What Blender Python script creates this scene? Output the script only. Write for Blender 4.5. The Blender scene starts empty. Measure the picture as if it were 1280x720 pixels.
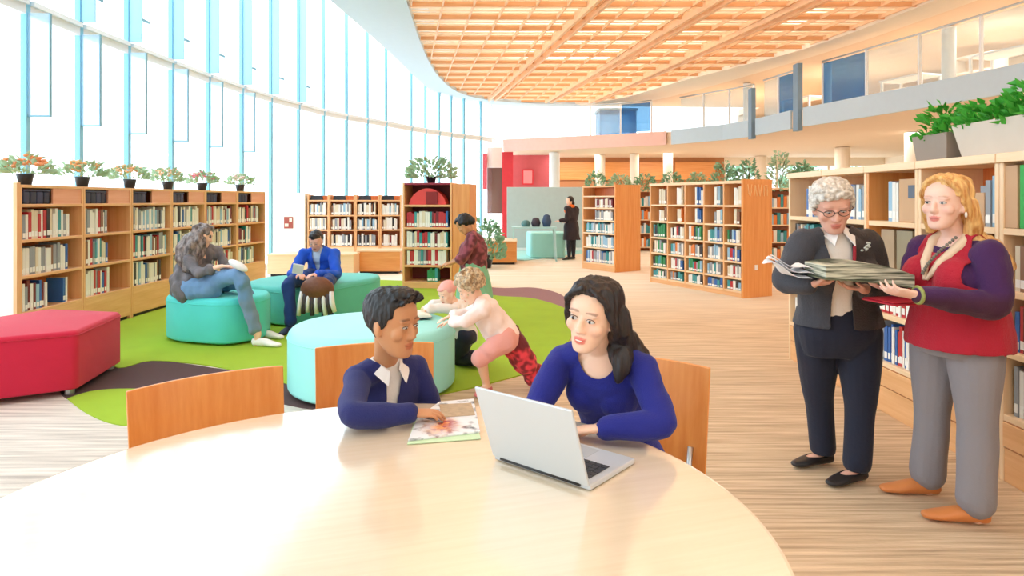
import bpy, math, random
import numpy as np
from mathutils import Vector, Matrix, noise
V = Vector
PI = math.pi
R = random.Random(7)
SC = bpy.context.scene
COL = SC.collection
FOC = 825.0      # focal length in pixels of the 1280 px frame
HOR = 250.0      # height of the horizon in the frame
EYE = 1.5        # eye height of the camera

def W(px, py, d):
    """point seen at (px, py) at distance d in front of the camera"""
    return V(((px - 640) * d / FOC, d, EYE - (py - HOR) * d / FOC))

def lin(c):
    c = c / 255.0
    return c / 12.92 if c <= 0.04045 else ((c + 0.055) / 1.055) ** 2.4

def rgb(r, g, b):
    return (lin(r), lin(g), lin(b), 1.0)

# ---------------------------------------------------------------- materials
MATS = {}
def new_mat(name):
    m = bpy.data.materials.new(name)
    m.use_nodes = True
    nt = m.node_tree
    for n in list(nt.nodes):
        nt.nodes.remove(n)
    out = nt.nodes.new('ShaderNodeOutputMaterial')
    bs = nt.nodes.new('ShaderNodeBsdfPrincipled')
    nt.links.new(bs.outputs[0], out.inputs[0])
    MATS[name] = m
    return m, nt, bs, out

def plain(name, c, rough=0.6, var=0.06, scale=8.0, bump=0.0, bscale=60.0, metal=0.0, coat=0.0, sheen=0.0, emis=None, spec=0.5):
    if name in MATS:
        return MATS[name]
    m, nt, bs, out = new_mat(name)
    N, L = nt.nodes, nt.links
    tc = N.new('ShaderNodeTexCoord')
    no = N.new('ShaderNodeTexNoise')
    no.inputs['Scale'].default_value = scale
    no.inputs['Detail'].default_value = 3
    L.new(tc.outputs['Object'], no.inputs['Vector'])
    mx = N.new('ShaderNodeMix'); mx.data_type = 'RGBA'
    col = rgb(*c)
    mx.inputs[6].default_value = tuple(min(1, x * (1 - var)) for x in col[:3]) + (1,)
    mx.inputs[7].default_value = tuple(min(1, x * (1 + var)) for x in col[:3]) + (1,)
    L.new(no.outputs['Fac'], mx.inputs[0])
    L.new(mx.outputs[2], bs.inputs['Base Color'])
    bs.inputs['Roughness'].default_value = rough
    bs.inputs['Metallic'].default_value = metal
    bs.inputs['Specular IOR Level'].default_value = spec
    bs.inputs['Coat Weight'].default_value = coat
    bs.inputs['Sheen Weight'].default_value = sheen
    if emis:
        bs.inputs['Emission Color'].default_value = col
        bs.inputs['Emission Strength'].default_value = emis
    if bump:
        nb = N.new('ShaderNodeTexNoise'); nb.inputs['Scale'].default_value = bscale; nb.inputs['Detail'].default_value = 4
        L.new(tc.outputs['Object'], nb.inputs['Vector'])
        b = N.new('ShaderNodeBump'); b.inputs['Strength'].default_value = bump; b.inputs['Distance'].default_value = 0.01
        L.new(nb.outputs['Fac'], b.inputs['Height']); L.new(b.outputs[0], bs.inputs['Normal'])
    return m

def wood(name, c1, c2, axis=0, rough=0.42, scale=1.0, coat=0.15):
    """fine straight grain running along the given axis"""
    if name in MATS:
        return MATS[name]
    m, nt, bs, out = new_mat(name)
    N, L = nt.nodes, nt.links
    tc = N.new('ShaderNodeTexCoord'); mp = N.new('ShaderNodeMapping')
    s = [26.0 * scale] * 3; s[axis] = 1.3 * scale
    mp.inputs['Scale'].default_value = s
    L.new(tc.outputs['Object'], mp.inputs['Vector'])
    no = N.new('ShaderNodeTexNoise'); no.inputs['Scale'].default_value = 1.0; no.inputs['Detail'].default_value = 5
    no.inputs['Roughness'].default_value = 0.65
    L.new(mp.outputs[0], no.inputs['Vector'])
    cr = N.new('ShaderNodeValToRGB')
    cr.color_ramp.elements[0].position = 0.3; cr.color_ramp.elements[0].color = rgb(*c1)
    cr.color_ramp.elements[1].position = 0.7; cr.color_ramp.elements[1].color = rgb(*c2)
    L.new(no.outputs['Fac'], cr.inputs[0]); L.new(cr.outputs[0], bs.inputs['Base Color'])
    bs.inputs['Roughness'].default_value = rough
    bs.inputs['Coat Weight'].default_value = coat
    bs.inputs['Coat Roughness'].default_value = 0.2
    return m

def glass(name, c=(235, 248, 252), alpha=0.12, tint=(0.95, 0.985, 1.0)):
    """thin clear pane: mostly lets light straight through, with a glossy reflection and a touch of body"""
    if name in MATS:
        return MATS[name]
    m, nt, bs, out = new_mat(name)
    N, L = nt.nodes, nt.links
    nt.nodes.remove(bs)
    tr = N.new('ShaderNodeBsdfTransparent'); tr.inputs[0].default_value = tint + (1,)
    gl = N.new('ShaderNodeBsdfGlossy'); gl.inputs['Roughness'].default_value = 0.03
    df = N.new('ShaderNodeBsdfTranslucent'); df.inputs[0].default_value = rgb(*c)
    df2 = N.new('ShaderNodeBsdfDiffuse'); df2.inputs[0].default_value = rgb(*c)
    md = N.new('ShaderNodeMixShader'); md.inputs[0].default_value = 0.5
    L.new(df.outputs[0], md.inputs[1]); L.new(df2.outputs[0], md.inputs[2])
    m1 = N.new('ShaderNodeMixShader'); m1.inputs[0].default_value = alpha
    L.new(tr.outputs[0], m1.inputs[1]); L.new(md.outputs[0], m1.inputs[2])
    lw = N.new('ShaderNodeLayerWeight'); lw.inputs[0].default_value = 0.5
    pw = N.new('ShaderNodeMath'); pw.operation = 'POWER'; pw.inputs[1].default_value = 4.0
    L.new(lw.outputs['Facing'], pw.inputs[0])
    fr = N.new('ShaderNodeMapRange'); fr.inputs[3].default_value = 0.03; fr.inputs[4].default_value = 0.35
    L.new(pw.outputs[0], fr.inputs[0])
    m2 = N.new('ShaderNodeMixShader'); L.new(fr.outputs[0], m2.inputs[0])
    L.new(m1.outputs[0], m2.inputs[1]); L.new(gl.outputs[0], m2.inputs[2])
    L.new(m2.outputs[0], out.inputs[0])
    return m

def tinted(name, c, rough=0.6, bump=0.0, bscale=60, sheen=0.0, sss=0.0, stretch=None):
    """like plain() but multiplied by the 'tint' colour attribute of the mesh (lips, brows, patterns)"""
    if name in MATS:
        return MATS[name]
    m, nt, bs, out = new_mat(name)
    N, L = nt.nodes, nt.links
    at = N.new('ShaderNodeAttribute'); at.attribute_name = 'tint'
    mx = N.new('ShaderNodeMix'); mx.data_type = 'RGBA'; mx.blend_type = 'MULTIPLY'; mx.inputs[0].default_value = 1
    mx.inputs[6].default_value = rgb(*c)
    L.new(at.outputs['Color'], mx.inputs[7]); L.new(mx.outputs[2], bs.inputs['Base Color'])
    bs.inputs['Roughness'].default_value = rough
    bs.inputs['Sheen Weight'].default_value = sheen
    if sss:
        bs.inputs['Subsurface Weight'].default_value = sss
        bs.inputs['Subsurface Scale'].default_value = 0.012
    if bump:
        tc = N.new('ShaderNodeTexCoord'); mp = N.new('ShaderNodeMapping')
        mp.inputs['Scale'].default_value = stretch or (1, 1, 1)
        L.new(tc.outputs['Object'], mp.inputs['Vector'])
        nb = N.new('ShaderNodeTexNoise'); nb.inputs['Scale'].default_value = bscale; nb.inputs['Detail'].default_value = 4
        L.new(mp.outputs[0], nb.inputs['Vector'])
        b = N.new('ShaderNodeBump'); b.inputs['Strength'].default_value = bump; b.inputs['Distance'].default_value = 0.01
        L.new(nb.outputs['Fac'], b.inputs['Height']); L.new(b.outputs[0], bs.inputs['Normal'])
    return m

# ---------------------------------------------------------------- objects
def tag(o, label=None, cat=None, group=None, kind=None):
    if label: o['label'] = label
    if cat: o['category'] = cat
    if group: o['group'] = group
    if kind: o['kind'] = kind
    return o

def empty(name, loc=(0, 0, 0), rz=0.0, label=None, cat=None, group=None, kind=None, parent=None):
    o = bpy.data.objects.new(name, None)
    COL.objects.link(o)
    o.location = loc
    o.rotation_euler = (0, 0, rz)
    o.empty_display_size = 0.1
    if parent: o.parent = parent
    return tag(o, label, cat, group, kind)

class MB:
    def __init__(s):
        s.v = []; s.f = []; s.m = []
    def add(s, vs, fs, mi=0):
        b = len(s.v)
        s.v += [tuple(p) for p in vs]
        s.f += [tuple(b + i for i in q) for q in fs]
        s.m += [mi] * len(fs)
        return s
    def box(s, x0, x1, y0, y1, z0, z1, mi=0):
        vs = [(x, y, z) for z in (z0, z1) for y in (y0, y1) for x in (x0, x1)]
        return s.add(vs, [(0, 2, 3, 1), (4, 5, 7, 6), (0, 1, 5, 4), (2, 6, 7, 3), (0, 4, 6, 2), (1, 3, 7, 5)], mi)
    def obox(s, c, ax, ay, az, hx, hy, hz, mi=0):
        """oriented box: centre, three unit axes (right handed), half sizes"""
        c, ax, ay, az = V(c), V(ax), V(ay), V(az)
        vs = [c + ax * (i * hx) + ay * (j * hy) + az * (k * hz) for k in (-1, 1) for j in (-1, 1) for i in (-1, 1)]
        return s.add(vs, [(0, 2, 3, 1), (4, 5, 7, 6), (0, 1, 5, 4), (2, 6, 7, 3), (0, 4, 6, 2), (1, 3, 7, 5)], mi)
    def bar(s, p, q, w, h, mi=0, up=V((0, 0, 1))):
        """straight rectangular bar from p to q"""
        p, q = V(p), V(q)
        d = (q - p); L = d.length; d.normalize()
        if abs(d.dot(up)) > 0.98: up = V((0, 1, 0))
        side = d.cross(up).normalized(); u = side.cross(d).normalized()
        return s.obox((p + q) / 2, d, -side, u, L / 2, w / 2, h / 2, mi)
    def prism(s, poly, z0, z1, mi=0):
        n = len(poly)
        A = sum(poly[i][0] * poly[(i + 1) % n][1] - poly[(i + 1) % n][0] * poly[i][1] for i in range(n))
        if A < 0: poly = poly[::-1]
        vs = [(p[0], p[1], z0) for p in poly] + [(p[0], p[1], z1) for p in poly]
        fs = [tuple(range(n - 1, -1, -1)), tuple(range(n, 2 * n))]
        fs += [(i, (i + 1) % n, n + (i + 1) % n, n + i) for i in range(n)]
        return s.add(vs, fs, mi)
    def rings(s, rings, mi=0, caps=True, closed=True):
        n = len(rings[0])
        vs = [p for r in rings for p in r]
        fs = []
        for k in range(len(rings) - 1):
            for i in range(n if closed else n - 1):
                j = (i + 1) % n
                fs.append((k * n + i, k * n + j, (k + 1) * n + j, (k + 1) * n + i))
        if caps and closed:
            fs.append(tuple(range(n - 1, -1, -1)))
            fs.append(tuple(range((len(rings) - 1) * n, len(rings) * n)))
        return s.add(vs, fs, mi)
    def lathe(s, prof, c=(0, 0, 0), seg=28, mi=0, sx=1.0, sy=1.0):
        """profile of (radius, z) from bottom to top"""
        rs = []
        for r, z in prof:
            rs.append([(c[0] + sx * r * math.cos(2 * PI * i / seg), c[1] + sy * r * math.sin(2 * PI * i / seg), c[2] + z) for i in range(seg)])
        return s.rings(rs, mi)
    def tube(s, pts, rad, seg=10, mi=0):
        pts = [V(p) for p in pts]
        if not isinstance(rad, (list, tuple)): rad = [rad] * len(pts)
        rs = []; side = None
        for i, p in enumerate(pts):
            d = (pts[min(i + 1, len(pts) - 1)] - pts[max(i - 1, 0)]).normalized()
            if side is None:
                side = d.cross(V((0, 0, 1)) if abs(d.z) < 0.9 else V((0, 1, 0))).normalized()
            else:
                side = (side - d * side.dot(d)).normalized()
            up = d.cross(side)
            r = rad[i]
            a, b = r if isinstance(r, tuple) else (r, r)
            rs.append([p + side * (a * math.cos(2 * PI * k / seg)) + up * (b * math.sin(2 * PI * k / seg)) for k in range(seg)])
        return s.rings(rs, mi)
    def ell(s, c, r, rot=None, seg=16, rn=10, mi=0):
        c = V(c); rot = rot or Matrix.Identity(3)
        if not isinstance(r, (list, tuple)): r = (r, r, r)
        vs = [c + rot @ V((0, 0, -r[2]))]
        for k in range(1, rn):
            t = -PI / 2 + PI * k / rn
            for i in range(seg):
                a = 2 * PI * i / seg
                vs.append(c + rot @ V((r[0] * math.cos(t) * math.cos(a), r[1] * math.cos(t) * math.sin(a), r[2] * math.sin(t))))
        vs.append(c + rot @ V((0, 0, r[2])))
        fs = [(0, 1 + (i + 1) % seg, 1 + i) for i in range(seg)]
        for k in range(rn - 2):
            for i in range(seg):
                j = (i + 1) % seg
                fs.append((1 + k * seg + i, 1 + k * seg + j, 1 + (k + 1) * seg + j, 1 + (k + 1) * seg + i))
        t = len(vs) - 1; b = 1 + (rn - 2) * seg
        fs += [(t, b + i, b + (i + 1) % seg) for i in range(seg)]
        return s.add(vs, fs, mi)
    def mesh(s, name, mats, smooth=False):
        me = bpy.data.meshes.new(name)
        me.from_pydata(s.v, [], s.f)
        for m in (mats if isinstance(mats, (list, tuple)) else [mats]):
            me.materials.append(m)
        if any(s.m): me.polygons.foreach_set('material_index', s.m)
        if smooth: me.polygons.foreach_set('use_smooth', [True] * len(s.f))
        me.validate(); me.update()
        return me
    def build(s, name, mats, parent=None, smooth=False, bevel=0.0, seg=2, loc=None):
        me = s.mesh(name, mats, smooth)
        o = bpy.data.objects.new(name, me)
        COL.objects.link(o)
        if parent: o.parent = parent
        if loc: o.location = loc
        if bevel:
            b = o.modifiers.new('bevel', 'BEVEL'); b.width = bevel; b.segments = seg; b.limit_method = 'ANGLE'
            b.angle_limit = math.radians(40)
            if smooth is False and seg > 1:
                me.polygons.foreach_set('use_smooth', [True] * len(me.polygons))
                w = o.modifiers.new('wn', 'WEIGHTED_NORMAL'); w.keep_sharp = True
        return o

def copy_tree(o, parent=None):
    c = o.copy(); COL.objects.link(c)
    if parent: c.parent = parent
    for ch in list(o.children): copy_tree(ch, c)
    return c

def crom(pts, n=4):
    """Catmull-Rom through a list of tuples / vectors"""
    P = [np.array(tuple(p), dtype=float) for p in pts]
    out = []
    for i in range(len(P) - 1):
        p0 = P[max(i - 1, 0)]; p1 = P[i]; p2 = P[i + 1]; p3 = P[min(i + 2, len(P) - 1)]
        for k in range(n):
            t = k / n
            out.append(0.5 * ((2 * p1) + (-p0 + p2) * t + (2 * p0 - 5 * p1 + 4 * p2 - p3) * t * t + (-p0 + 3 * p1 - 3 * p2 + p3) * t ** 3))
    out.append(P[-1])
    return out
# ================================================================ materials of the place
M_oak = lambda ax=2: wood('oak_%d' % ax, (228, 168, 112), (244, 192, 138), ax)
M_oak_in = lambda ax=2: wood('oak_shaded_%d' % ax, (206, 108, 52), (224, 132, 70), ax)  # shade inside the cases painted into the oak as deeper orange
M_orange = lambda ax=2: wood('honey_%d' % ax, (222, 142, 70), (238, 168, 98), ax)
M_pale = lambda ax=0: wood('pale_oak_%d' % ax, (240, 204, 160), (250, 220, 182), ax)
M_post = plain('blue_paint', (132, 196, 222), 0.4, 0.03)
M_fin = plain('blue_panel', (160, 206, 228), 0.5, 0.03)
M_white = plain('white_paint', (238, 240, 240), 0.45, 0.02)
M_cream = plain('cream_plaster', (240, 226, 206), 0.8, 0.03)
M_soffit = plain('soffit_plaster', (232, 208, 180), 0.8, 0.03)
M_bulk = plain('grey_bulkhead', (190, 204, 212), 0.7, 0.03)
M_fascia = plain('blue_grey_fascia', (186, 206, 218), 0.5, 0.03)
M_glass = glass('window_glass', alpha=0.03)
M_finglass = glass('fin_glass', (200, 228, 245), alpha=0.45)
M_blueglass = glass('blue_glass', (60, 130, 190), alpha=0.5, tint=(0.6, 0.82, 0.97))
M_rail = glass('rail_glass', (200, 225, 235), alpha=0.25)
M_metal = plain('brushed_metal', (190, 195, 198), 0.35, 0.03, metal=0.8)
M_dark = plain('dark_plastic', (34, 34, 38), 0.5)
M_red = plain('red_paint', (222, 52, 62), 0.6)

def carpet_material():
    m, nt, bs, out = new_mat('striped_carpet')
    N, L = nt.nodes, nt.links
    tc = N.new('ShaderNodeTexCoord')
    def noise_at(sc, det=4, scale=1.0, loc=(0, 0, 0)):
        mp = N.new('ShaderNodeMapping'); mp.inputs['Scale'].default_value = sc; mp.inputs['Location'].default_value = loc
        L.new(tc.outputs['Object'], mp.inputs['Vector'])
        n = N.new('ShaderNodeTexNoise'); n.inputs['Scale'].default_value = scale; n.inputs['Detail'].default_value = det
        n.inputs['Roughness'].default_value = 0.6
        L.new(mp.outputs[0], n.inputs['Vector'])
        return n
    n1 = noise_at((1.3, 34, 1), 6)
    cr = N.new('ShaderNodeValToRGB')
    e = cr.color_ramp.elements
    e[0].position = 0.30; e[0].color = rgb(176, 148, 120)
    e[1].position = 0.70; e[1].color = rgb(238, 216, 186)
    k = cr.color_ramp.elements.new(0.5); k.color = rgb(212, 186, 154)
    L.new(n1.outputs['Fac'], cr.inputs[0])
    # greyer towards the window side, in broad bands of carpet tile
    sx = N.new('ShaderNodeSeparateXYZ'); L.new(tc.outputs['Object'], sx.inputs[0])
    mr = N.new('ShaderNodeMapRange'); mr.inputs[1].default_value = -1.6; mr.inputs[2].default_value = -0.6
    mr.inputs[3].default_value = 1; mr.inputs[4].default_value = 0
    L.new(sx.outputs['X'], mr.inputs[0])
    hs = N.new('ShaderNodeHueSaturation'); hs.inputs['Saturation'].default_value = 0.40; hs.inputs['Value'].default_value = 0.98
    L.new(cr.outputs[0], hs.inputs['Color'])
    m1 = N.new('ShaderNodeMix'); m1.data_type = 'RGBA'
    L.new(mr.outputs[0], m1.inputs[0]); L.new(cr.outputs[0], m1.inputs[6]); L.new(hs.outputs[0], m1.inputs[7])
    # pale smooth flooring further into the hall
    n2 = noise_at((0.5, 5, 1), 3, 1.0, (4, 2, 0))
    cr2 = N.new('ShaderNodeValToRGB')
    cr2.color_ramp.elements[0].position = 0.3; cr2.color_ramp.elements[0].color = rgb(236, 220, 196)
    cr2.color_ramp.elements[1].position = 0.7; cr2.color_ramp.elements[1].color = rgb(248, 240, 226)
    L.new(n2.outputs['Fac'], cr2.inputs[0])
    m2r = N.new('ShaderNodeMapRange'); m2r.inputs[1].default_value = 8.0; m2r.inputs[2].default_value = 11.5
    L.new(sx.outputs['Y'], m2r.inputs[0])
    m2 = N.new('ShaderNodeMix'); m2.data_type = 'RGBA'
    L.new(m2r.outputs[0], m2.inputs[0]); L.new(m1.outputs[2], m2.inputs[6]); L.new(cr2.outputs[0], m2.inputs[7])
    L.new(m2.outputs[2], bs.inputs['Base Color'])
    bs.inputs['Roughness'].default_value = 0.85
    bs.inputs['Specular IOR Level'].default_value = 0.25
    b = N.new('ShaderNodeBump'); b.inputs['Strength'].default_value = 0.35; b.inputs['Distance'].default_value = 0.01
    n3 = noise_at((30, 120, 30), 2)
    L.new(n3.outputs['Fac'], b.inputs['Height']); L.new(b.outputs[0], bs.inputs['Normal'])
    return m
M_carpet = carpet_material()

# ================================================================ window wall line (mullion positions on plan)
WALL = [(-5.4, -4.0), (-5.42, -2.8), (-5.44, -1.6), (-5.45, -.4), (-5.46, .8), (-5.47, 2.0), (-5.48, 3.2), (-5.5, 4.4), (-5.55, 5.5), (-5.58, 6.55), (-5.6, 7.56), (-5.64, 8.56), (-5.62, 9.6), (-5.6, 10.8), (-5.55, 12.0),
        (-5.43, 13.2), (-5.29, 14.4), (-5.04, 15.5), (-4.78, 16.65), (-4.44, 17.6), (-4.06, 18.4), (-3.68, 19.15), (-3.14, 20.4),
        (-2.79, 21.1), (-2.43, 21.8), (-2.09, 22.4), (-1.70, 23.0), (-1.14, 23.6), (-0.75, 24.3)]
TOPZ, TRZ = 8.0, 3.7
# the wall behind the camera, with the entrance side left open at its right end
tag(MB().box(-5.6, 15.8, -4.2, -4.0, 0, 8).build('wall_near', M_cream), kind='structure')
# ---- floor
fl = [(-5.5, -4.0)] + WALL + [(-0.7, 28.5), (16, 28.5), (16, -4.0)]
tag(MB().prism([(x - (0.12 if x < -1 else 0), y) for x, y in fl], -0.12, 0.0).build('floor', M_carpet), kind='structure')

def window_bay(i, p, q):
    px, py = p; qx, qy = q
    root = empty('window_%d' % i, (px, py, 0), math.atan2(qy - py, qx - px), kind='structure')
    L = math.hypot(qx - px, qy - py)
    # local x runs along the wall, local -y looks into the hall
    MB().box(-0.035, 0.035, -0.06, 0.01, 0.0, TOPZ).build('mullion', M_post, root)
    MB().box(0.035, L - 0.035, -0.03, -0.022, 0.12, TRZ - 0.08).box(0.035, L - 0.035, -0.03, -0.022, TRZ + 0.09, TOPZ).build('pane', M_glass, root)
    t = MB().box(0.036, L - 0.036, -0.1, -0.0, TRZ + 0.03, TRZ + 0.085).box(0.036, L - 0.036, -0.06, 0.0, TRZ - 0.075, TRZ + 0.03)
    t.build('transom', M_white, root)
    MB().box(0.036, L - 0.036, -0.03, 0.08, 0, 0.12).build('sill', M_white, root)
    near = i <= 16
    if near:
        f = MB().box(-0.012, 0.012, -0.30, -0.062, 2.45 + 0.02, TRZ - 0.06).build('glass_fin', M_finglass, root)
        e = MB()
        e.box(-0.016, 0.016, -0.312, -0.3, 2.45, TRZ - 0.06).box(-0.016, 0.016, -0.3, -0.062, 2.45, 2.47)
        e.build('fin_frame', plain('fin_edge', (120, 165, 180), 0.4), f)
    if i <= 18:
        MB().box(-0.012, 0.012, -0.24, -0.062, TRZ + 0.1, TOPZ - 0.3).build('shade_panel', M_fin, root)
        MB().box(0.036, L * 0.45, -0.045, -0.031, 4.2, 4.24).build('upper_bar', plain('fin_edge', (120, 165, 180), 0.4), root)
for i in range(len(WALL) - 1):
    window_bay(i + 1, WALL[i], WALL[i + 1])
# far clerestory above the mezzanine edge
FARW = [(-0.75, 24.3), (0.9, 27.9), (3.6, 28.1), (6.5, 28.1), (9.5, 28.1)]
for i in range(len(FARW) - 1):
    (px, py), (qx, qy) = FARW[i], FARW[i + 1]
    root = empty('window_%d' % (40 + i), (px, py, 3.72), math.atan2(qy - py, qx - px), kind='structure')
    L = math.hypot(qx - px, qy - py)
    MB().box(-0.03, 0.03, -0.05, 0.05, 0, 4.2).build('mullion', M_white, root)
    MB().box(0.03, L - 0.03, -0.005, 0.005, 0.06, 4.2).build('pane', M_glass, root)
    MB().box(0.03, L - 0.03, -0.05, 0.05, 0, 0.06).build('sill', M_white, root)

# ================================================================ oval ceiling of timber slats
OVAL = [(-1.2, -1.0), (-1.45, 4), (-1.65, 8), (-1.85, 11.55), (-2.02, 14.4), (-2.1, 17), (-2.05, 19.2), (-1.75, 21.4), (-1.0, 22.9), (0.4, 23.8),
        (2.3, 24.0), (3.8, 22.6), (4.9, 19.6), (6.0, 17.2), (6.8, 15.2), (7.3, 12.55), (7.6, 9), (7.7, 4), (7.7, -1.0)]
OUTER = [(-3.6, -1.0), (-3.55, 4), (-3.45, 8), (-3.25, 11.55), (-3.05, 14.4), (-2.9, 17), (-2.78, 19.6), (-2.45, 22.6), (-1.5, 24.4), (0.2, 25.0),
         (2.8, 25.2), (4.7, 24.0), (5.8, 21.9), (6.9, 18.4), (7.7, 15.4), (8.1, 13.2), (8.6, 9), (8.8, 4), (8.8, -1.0)]
def smooth_line(P, n=4):
    return [tuple(p) for p in crom(P, n)]
OV = smooth_line(OVAL); OU = smooth_line(OUTER)
CZ = 5.0
# ring soffit, with a small step down at its inner lip
ring = MB()
n = len(OV)
for z0, z1, A, B, up in ((CZ, CZ + 1.3, OV, OU, 0),):
    rs = []
    for k in range(n):
        a, b = A[k], B[k]
        rs.append([(a[0], a[1], z0), (b[0], b[1], z0 + 0.06), (b[0], b[1], z1), (a[0], a[1], z1)])
    ring.rings(rs)
half = [k for k in range(n)]
tag(ring.build('ceiling_ring', [M_bulk, M_cream]), kind='structure')
r_o = bpy.data.objects['ceiling_ring']
for p in r_o.data.polygons:
    if p.center.x > 2.4: p.material_index = 1
r_o.name = 'ceiling'
def span(poly, y):
    xs = []
    m = len(poly)
    for i in range(m):
        a, b = poly[i], poly[(i + 1) % m]
        if (a[1] - y) * (b[1] - y) < 0 or (a[1] == y):
            if a[1] != b[1]: xs.append(a[0] + (y - a[1]) / (b[1] - a[1]) * (b[0] - a[0]))
    return (min(xs), max(xs)) if len(xs) > 1 else None
M_slat = wood('slat_wood', (238, 204, 168), (250, 224, 194), 0, 0.5, 0.8, 0.0)
M_slat2 = wood('rib_wood', (230, 180, 136), (244, 202, 162), 1, 0.5, 0.8, 0.0)
M_back = wood('ceiling_board', (246, 224, 198), (252, 236, 216), 0, 0.6, 0.5, 0.0)
sl = MB(); bm2 = MB(); y = 1.0; k = 0
while y < 23.9:
    s_ = span(OV, y)
    if s_:
        sl.box(s_[0] + 0.01, s_[1] - 0.01, y - .028, y + .028, CZ + .09, CZ + .115)
        if k % 4 == 0: bm2.box(s_[0] + 0.01, s_[1] - 0.01, y + .090, y + .120, CZ + .02, CZ + .12)
    y += 0.21; k += 1
bo2 = tag(bm2.build('ceiling_beams', wood('beam_wood', (216, 158, 110), (234, 180, 134), 0, .5, .8, 0)), kind='structure'); bo2.name = 'ceiling.006'
so = tag(sl.build('ceiling_slats', M_slat), kind='structure'); so.name = 'ceiling.001'
rb = MB()
x0 = -4.0
while x0 < 11:
    # ribs run almost straight into the hall, leaning left
    pts = []
    y = 0.0
    run = []
    while y < 24.0:
        x = x0 - 0.17 * (y - 8)
        s_ = span(OV, y)
        ins = s_ and s_[0] + 0.02 < x < s_[1] - 0.02
        if ins: run.append((x, y))
        if (not ins or y + 0.5 >= 24.0) and len(run) > 1:
            rb.bar((run[0][0], run[0][1], CZ + 0.06), (run[-1][0], run[-1][1], CZ + 0.06), 0.028, 0.07)
            run = []
        y += 0.5
    x0 += 0.57
# three deep twin beams
for bx in (2.2, 2.42, 4.3, 4.5, 5.9, 6.1):
    run = [(bx - 0.2 * (y - 8), y) for y in [q * 0.5 for q in range(2, 48)] if span(OV, y) and span(OV, y)[0] + .05 < bx - 0.2 * (y - 8) < span(OV, y)[1] - .05]
    rb.bar((run[0][0], run[0][1], CZ + 0.04), (run[-1][0], run[-1][1], CZ + 0.04), 0.06, 0.2)
ro = tag(rb.build('ceiling_ribs', M_slat2), kind='structure'); ro.name = 'ceiling.002'
bo = tag(MB().prism(OU, CZ + 1.3, CZ + 1.45).build('ceiling_board', M_back), kind='structure'); bo.name = 'ceiling.003'

# ================================================================ mezzanine
EDGE = [(9.0, 0.0), (8.95, 4), (8.75, 8), (8.39, 10.8), (7.93, 13.0), (7.40, 15.0), (7.08, 16.1), (6.98, 16.6), (6.86, 17.6), (6.72, 18.5), (6.3, 19.6), (5.1, 21.3)]
FAR_EDGE = [(5.1, 21.3), (3.2, 22.5), (1.2, 23.5), (-0.3, 24.2)]
slab = EDGE + FAR_EDGE[1:] + [(-0.3, 28.0), (15.8, 28.0), (15.8, 0.0)]
mz = tag(MB().prism(slab, 3.3, 3.7).build('ceiling_under_mezzanine', M_soffit), kind='structure'); mz.name = 'ceiling.004'
def fascia(i, pts, mat, z0=3.28, z1=3.74, t=0.06):
    m = MB()
    rs = []
    for k, (x, y) in enumerate(pts):
        a = V(pts[max(k - 1, 0)]); b = V(pts[min(k + 1, len(pts) - 1)])
        d = (b - a).normalized(); nn = V((-d.y, d.x))          # to the hall side (edge runs away from the camera)
        q = V((x, y)) + nn * t
        rs.append([(x, y, z0), (q.x, q.y, z0), (q.x, q.y, z1), (x, y, z1)])
    m.rings(rs)
    return tag(m.build('trim_%d' % i, mat), kind='structure')
fascia(1, [(9.0, 0.0), (8.95, 4), (8.75, 8), (8.39, 10.8), (7.93, 13.0), (7.40, 15.0), (7.10, 16.0)], M_fascia)
fascia(2, [(7.02, 16.5), (6.88, 17.5), (6.76, 18.2)], M_fascia)
fascia(3, [(6.70, 18.6), (6.3, 19.6), (5.15, 21.2)], M_fascia)
fascia(4, [(5.0, 21.35), (3.2, 22.5), (1.2, 23.5), (-0.3, 24.2)], plain('pink_plaster', (238, 196, 184), 0.7), 3.28, 3.72)
tag(MB().box(6.98, 7.1, 16.12, 16.4, 3.2, 4.85).build('trim_5', plain('steel_blue', (126, 152, 172), 0.5)), kind='structure')
tag(MB().box(6.62, 6.74, 18.25, 18.5, 3.2, 4.6).build('trim_6', plain('steel_blue', (126, 152, 172), 0.5)), kind='structure')
# upstairs ceiling and walls
up = OU[30:] 
upp = [(x + 0.0, y) for x, y in OU if x > 2.7 and y < 25.3] + [(15.8, -1.0), (15.8, 28.0), (2.7, 28.0)]
upp = [(x, y) for x, y in OU[OU.index(min(OU, key=lambda p: abs(p[0] - 2.8) + abs(p[1] - 25.2))):]] + [(15.8, -1.0), (15.8, 28.0), (9.6, 28.0), (9.6, 25.6)]
uc = tag(MB().prism(upp, 5.08, 5.3).build('ceiling_upstairs', M_soffit), kind='structure'); uc.name = 'ceiling.005'
tag(MB().box(15.8, 16.0, 0, 28.2, 0, 5.3).build('wall_right', M_cream), kind='structure')
tag(MB().box(9.6, 15.8, 28.0, 28.2, 3.7, 5.1).build('wall_upstairs_back', M_cream), kind='structure')
bpy.data.objects['wall_upstairs_back'].name = 'wall_back.001'
tag(MB().box(12.6, 12.75, 2, 24, 3.71, 5.07).build('wall_upstairs', plain('warm_wall', (238, 212, 170), 0.8)), kind='structure')
bpy.data.objects['wall_upstairs'].name = 'wall_inner'

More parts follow.
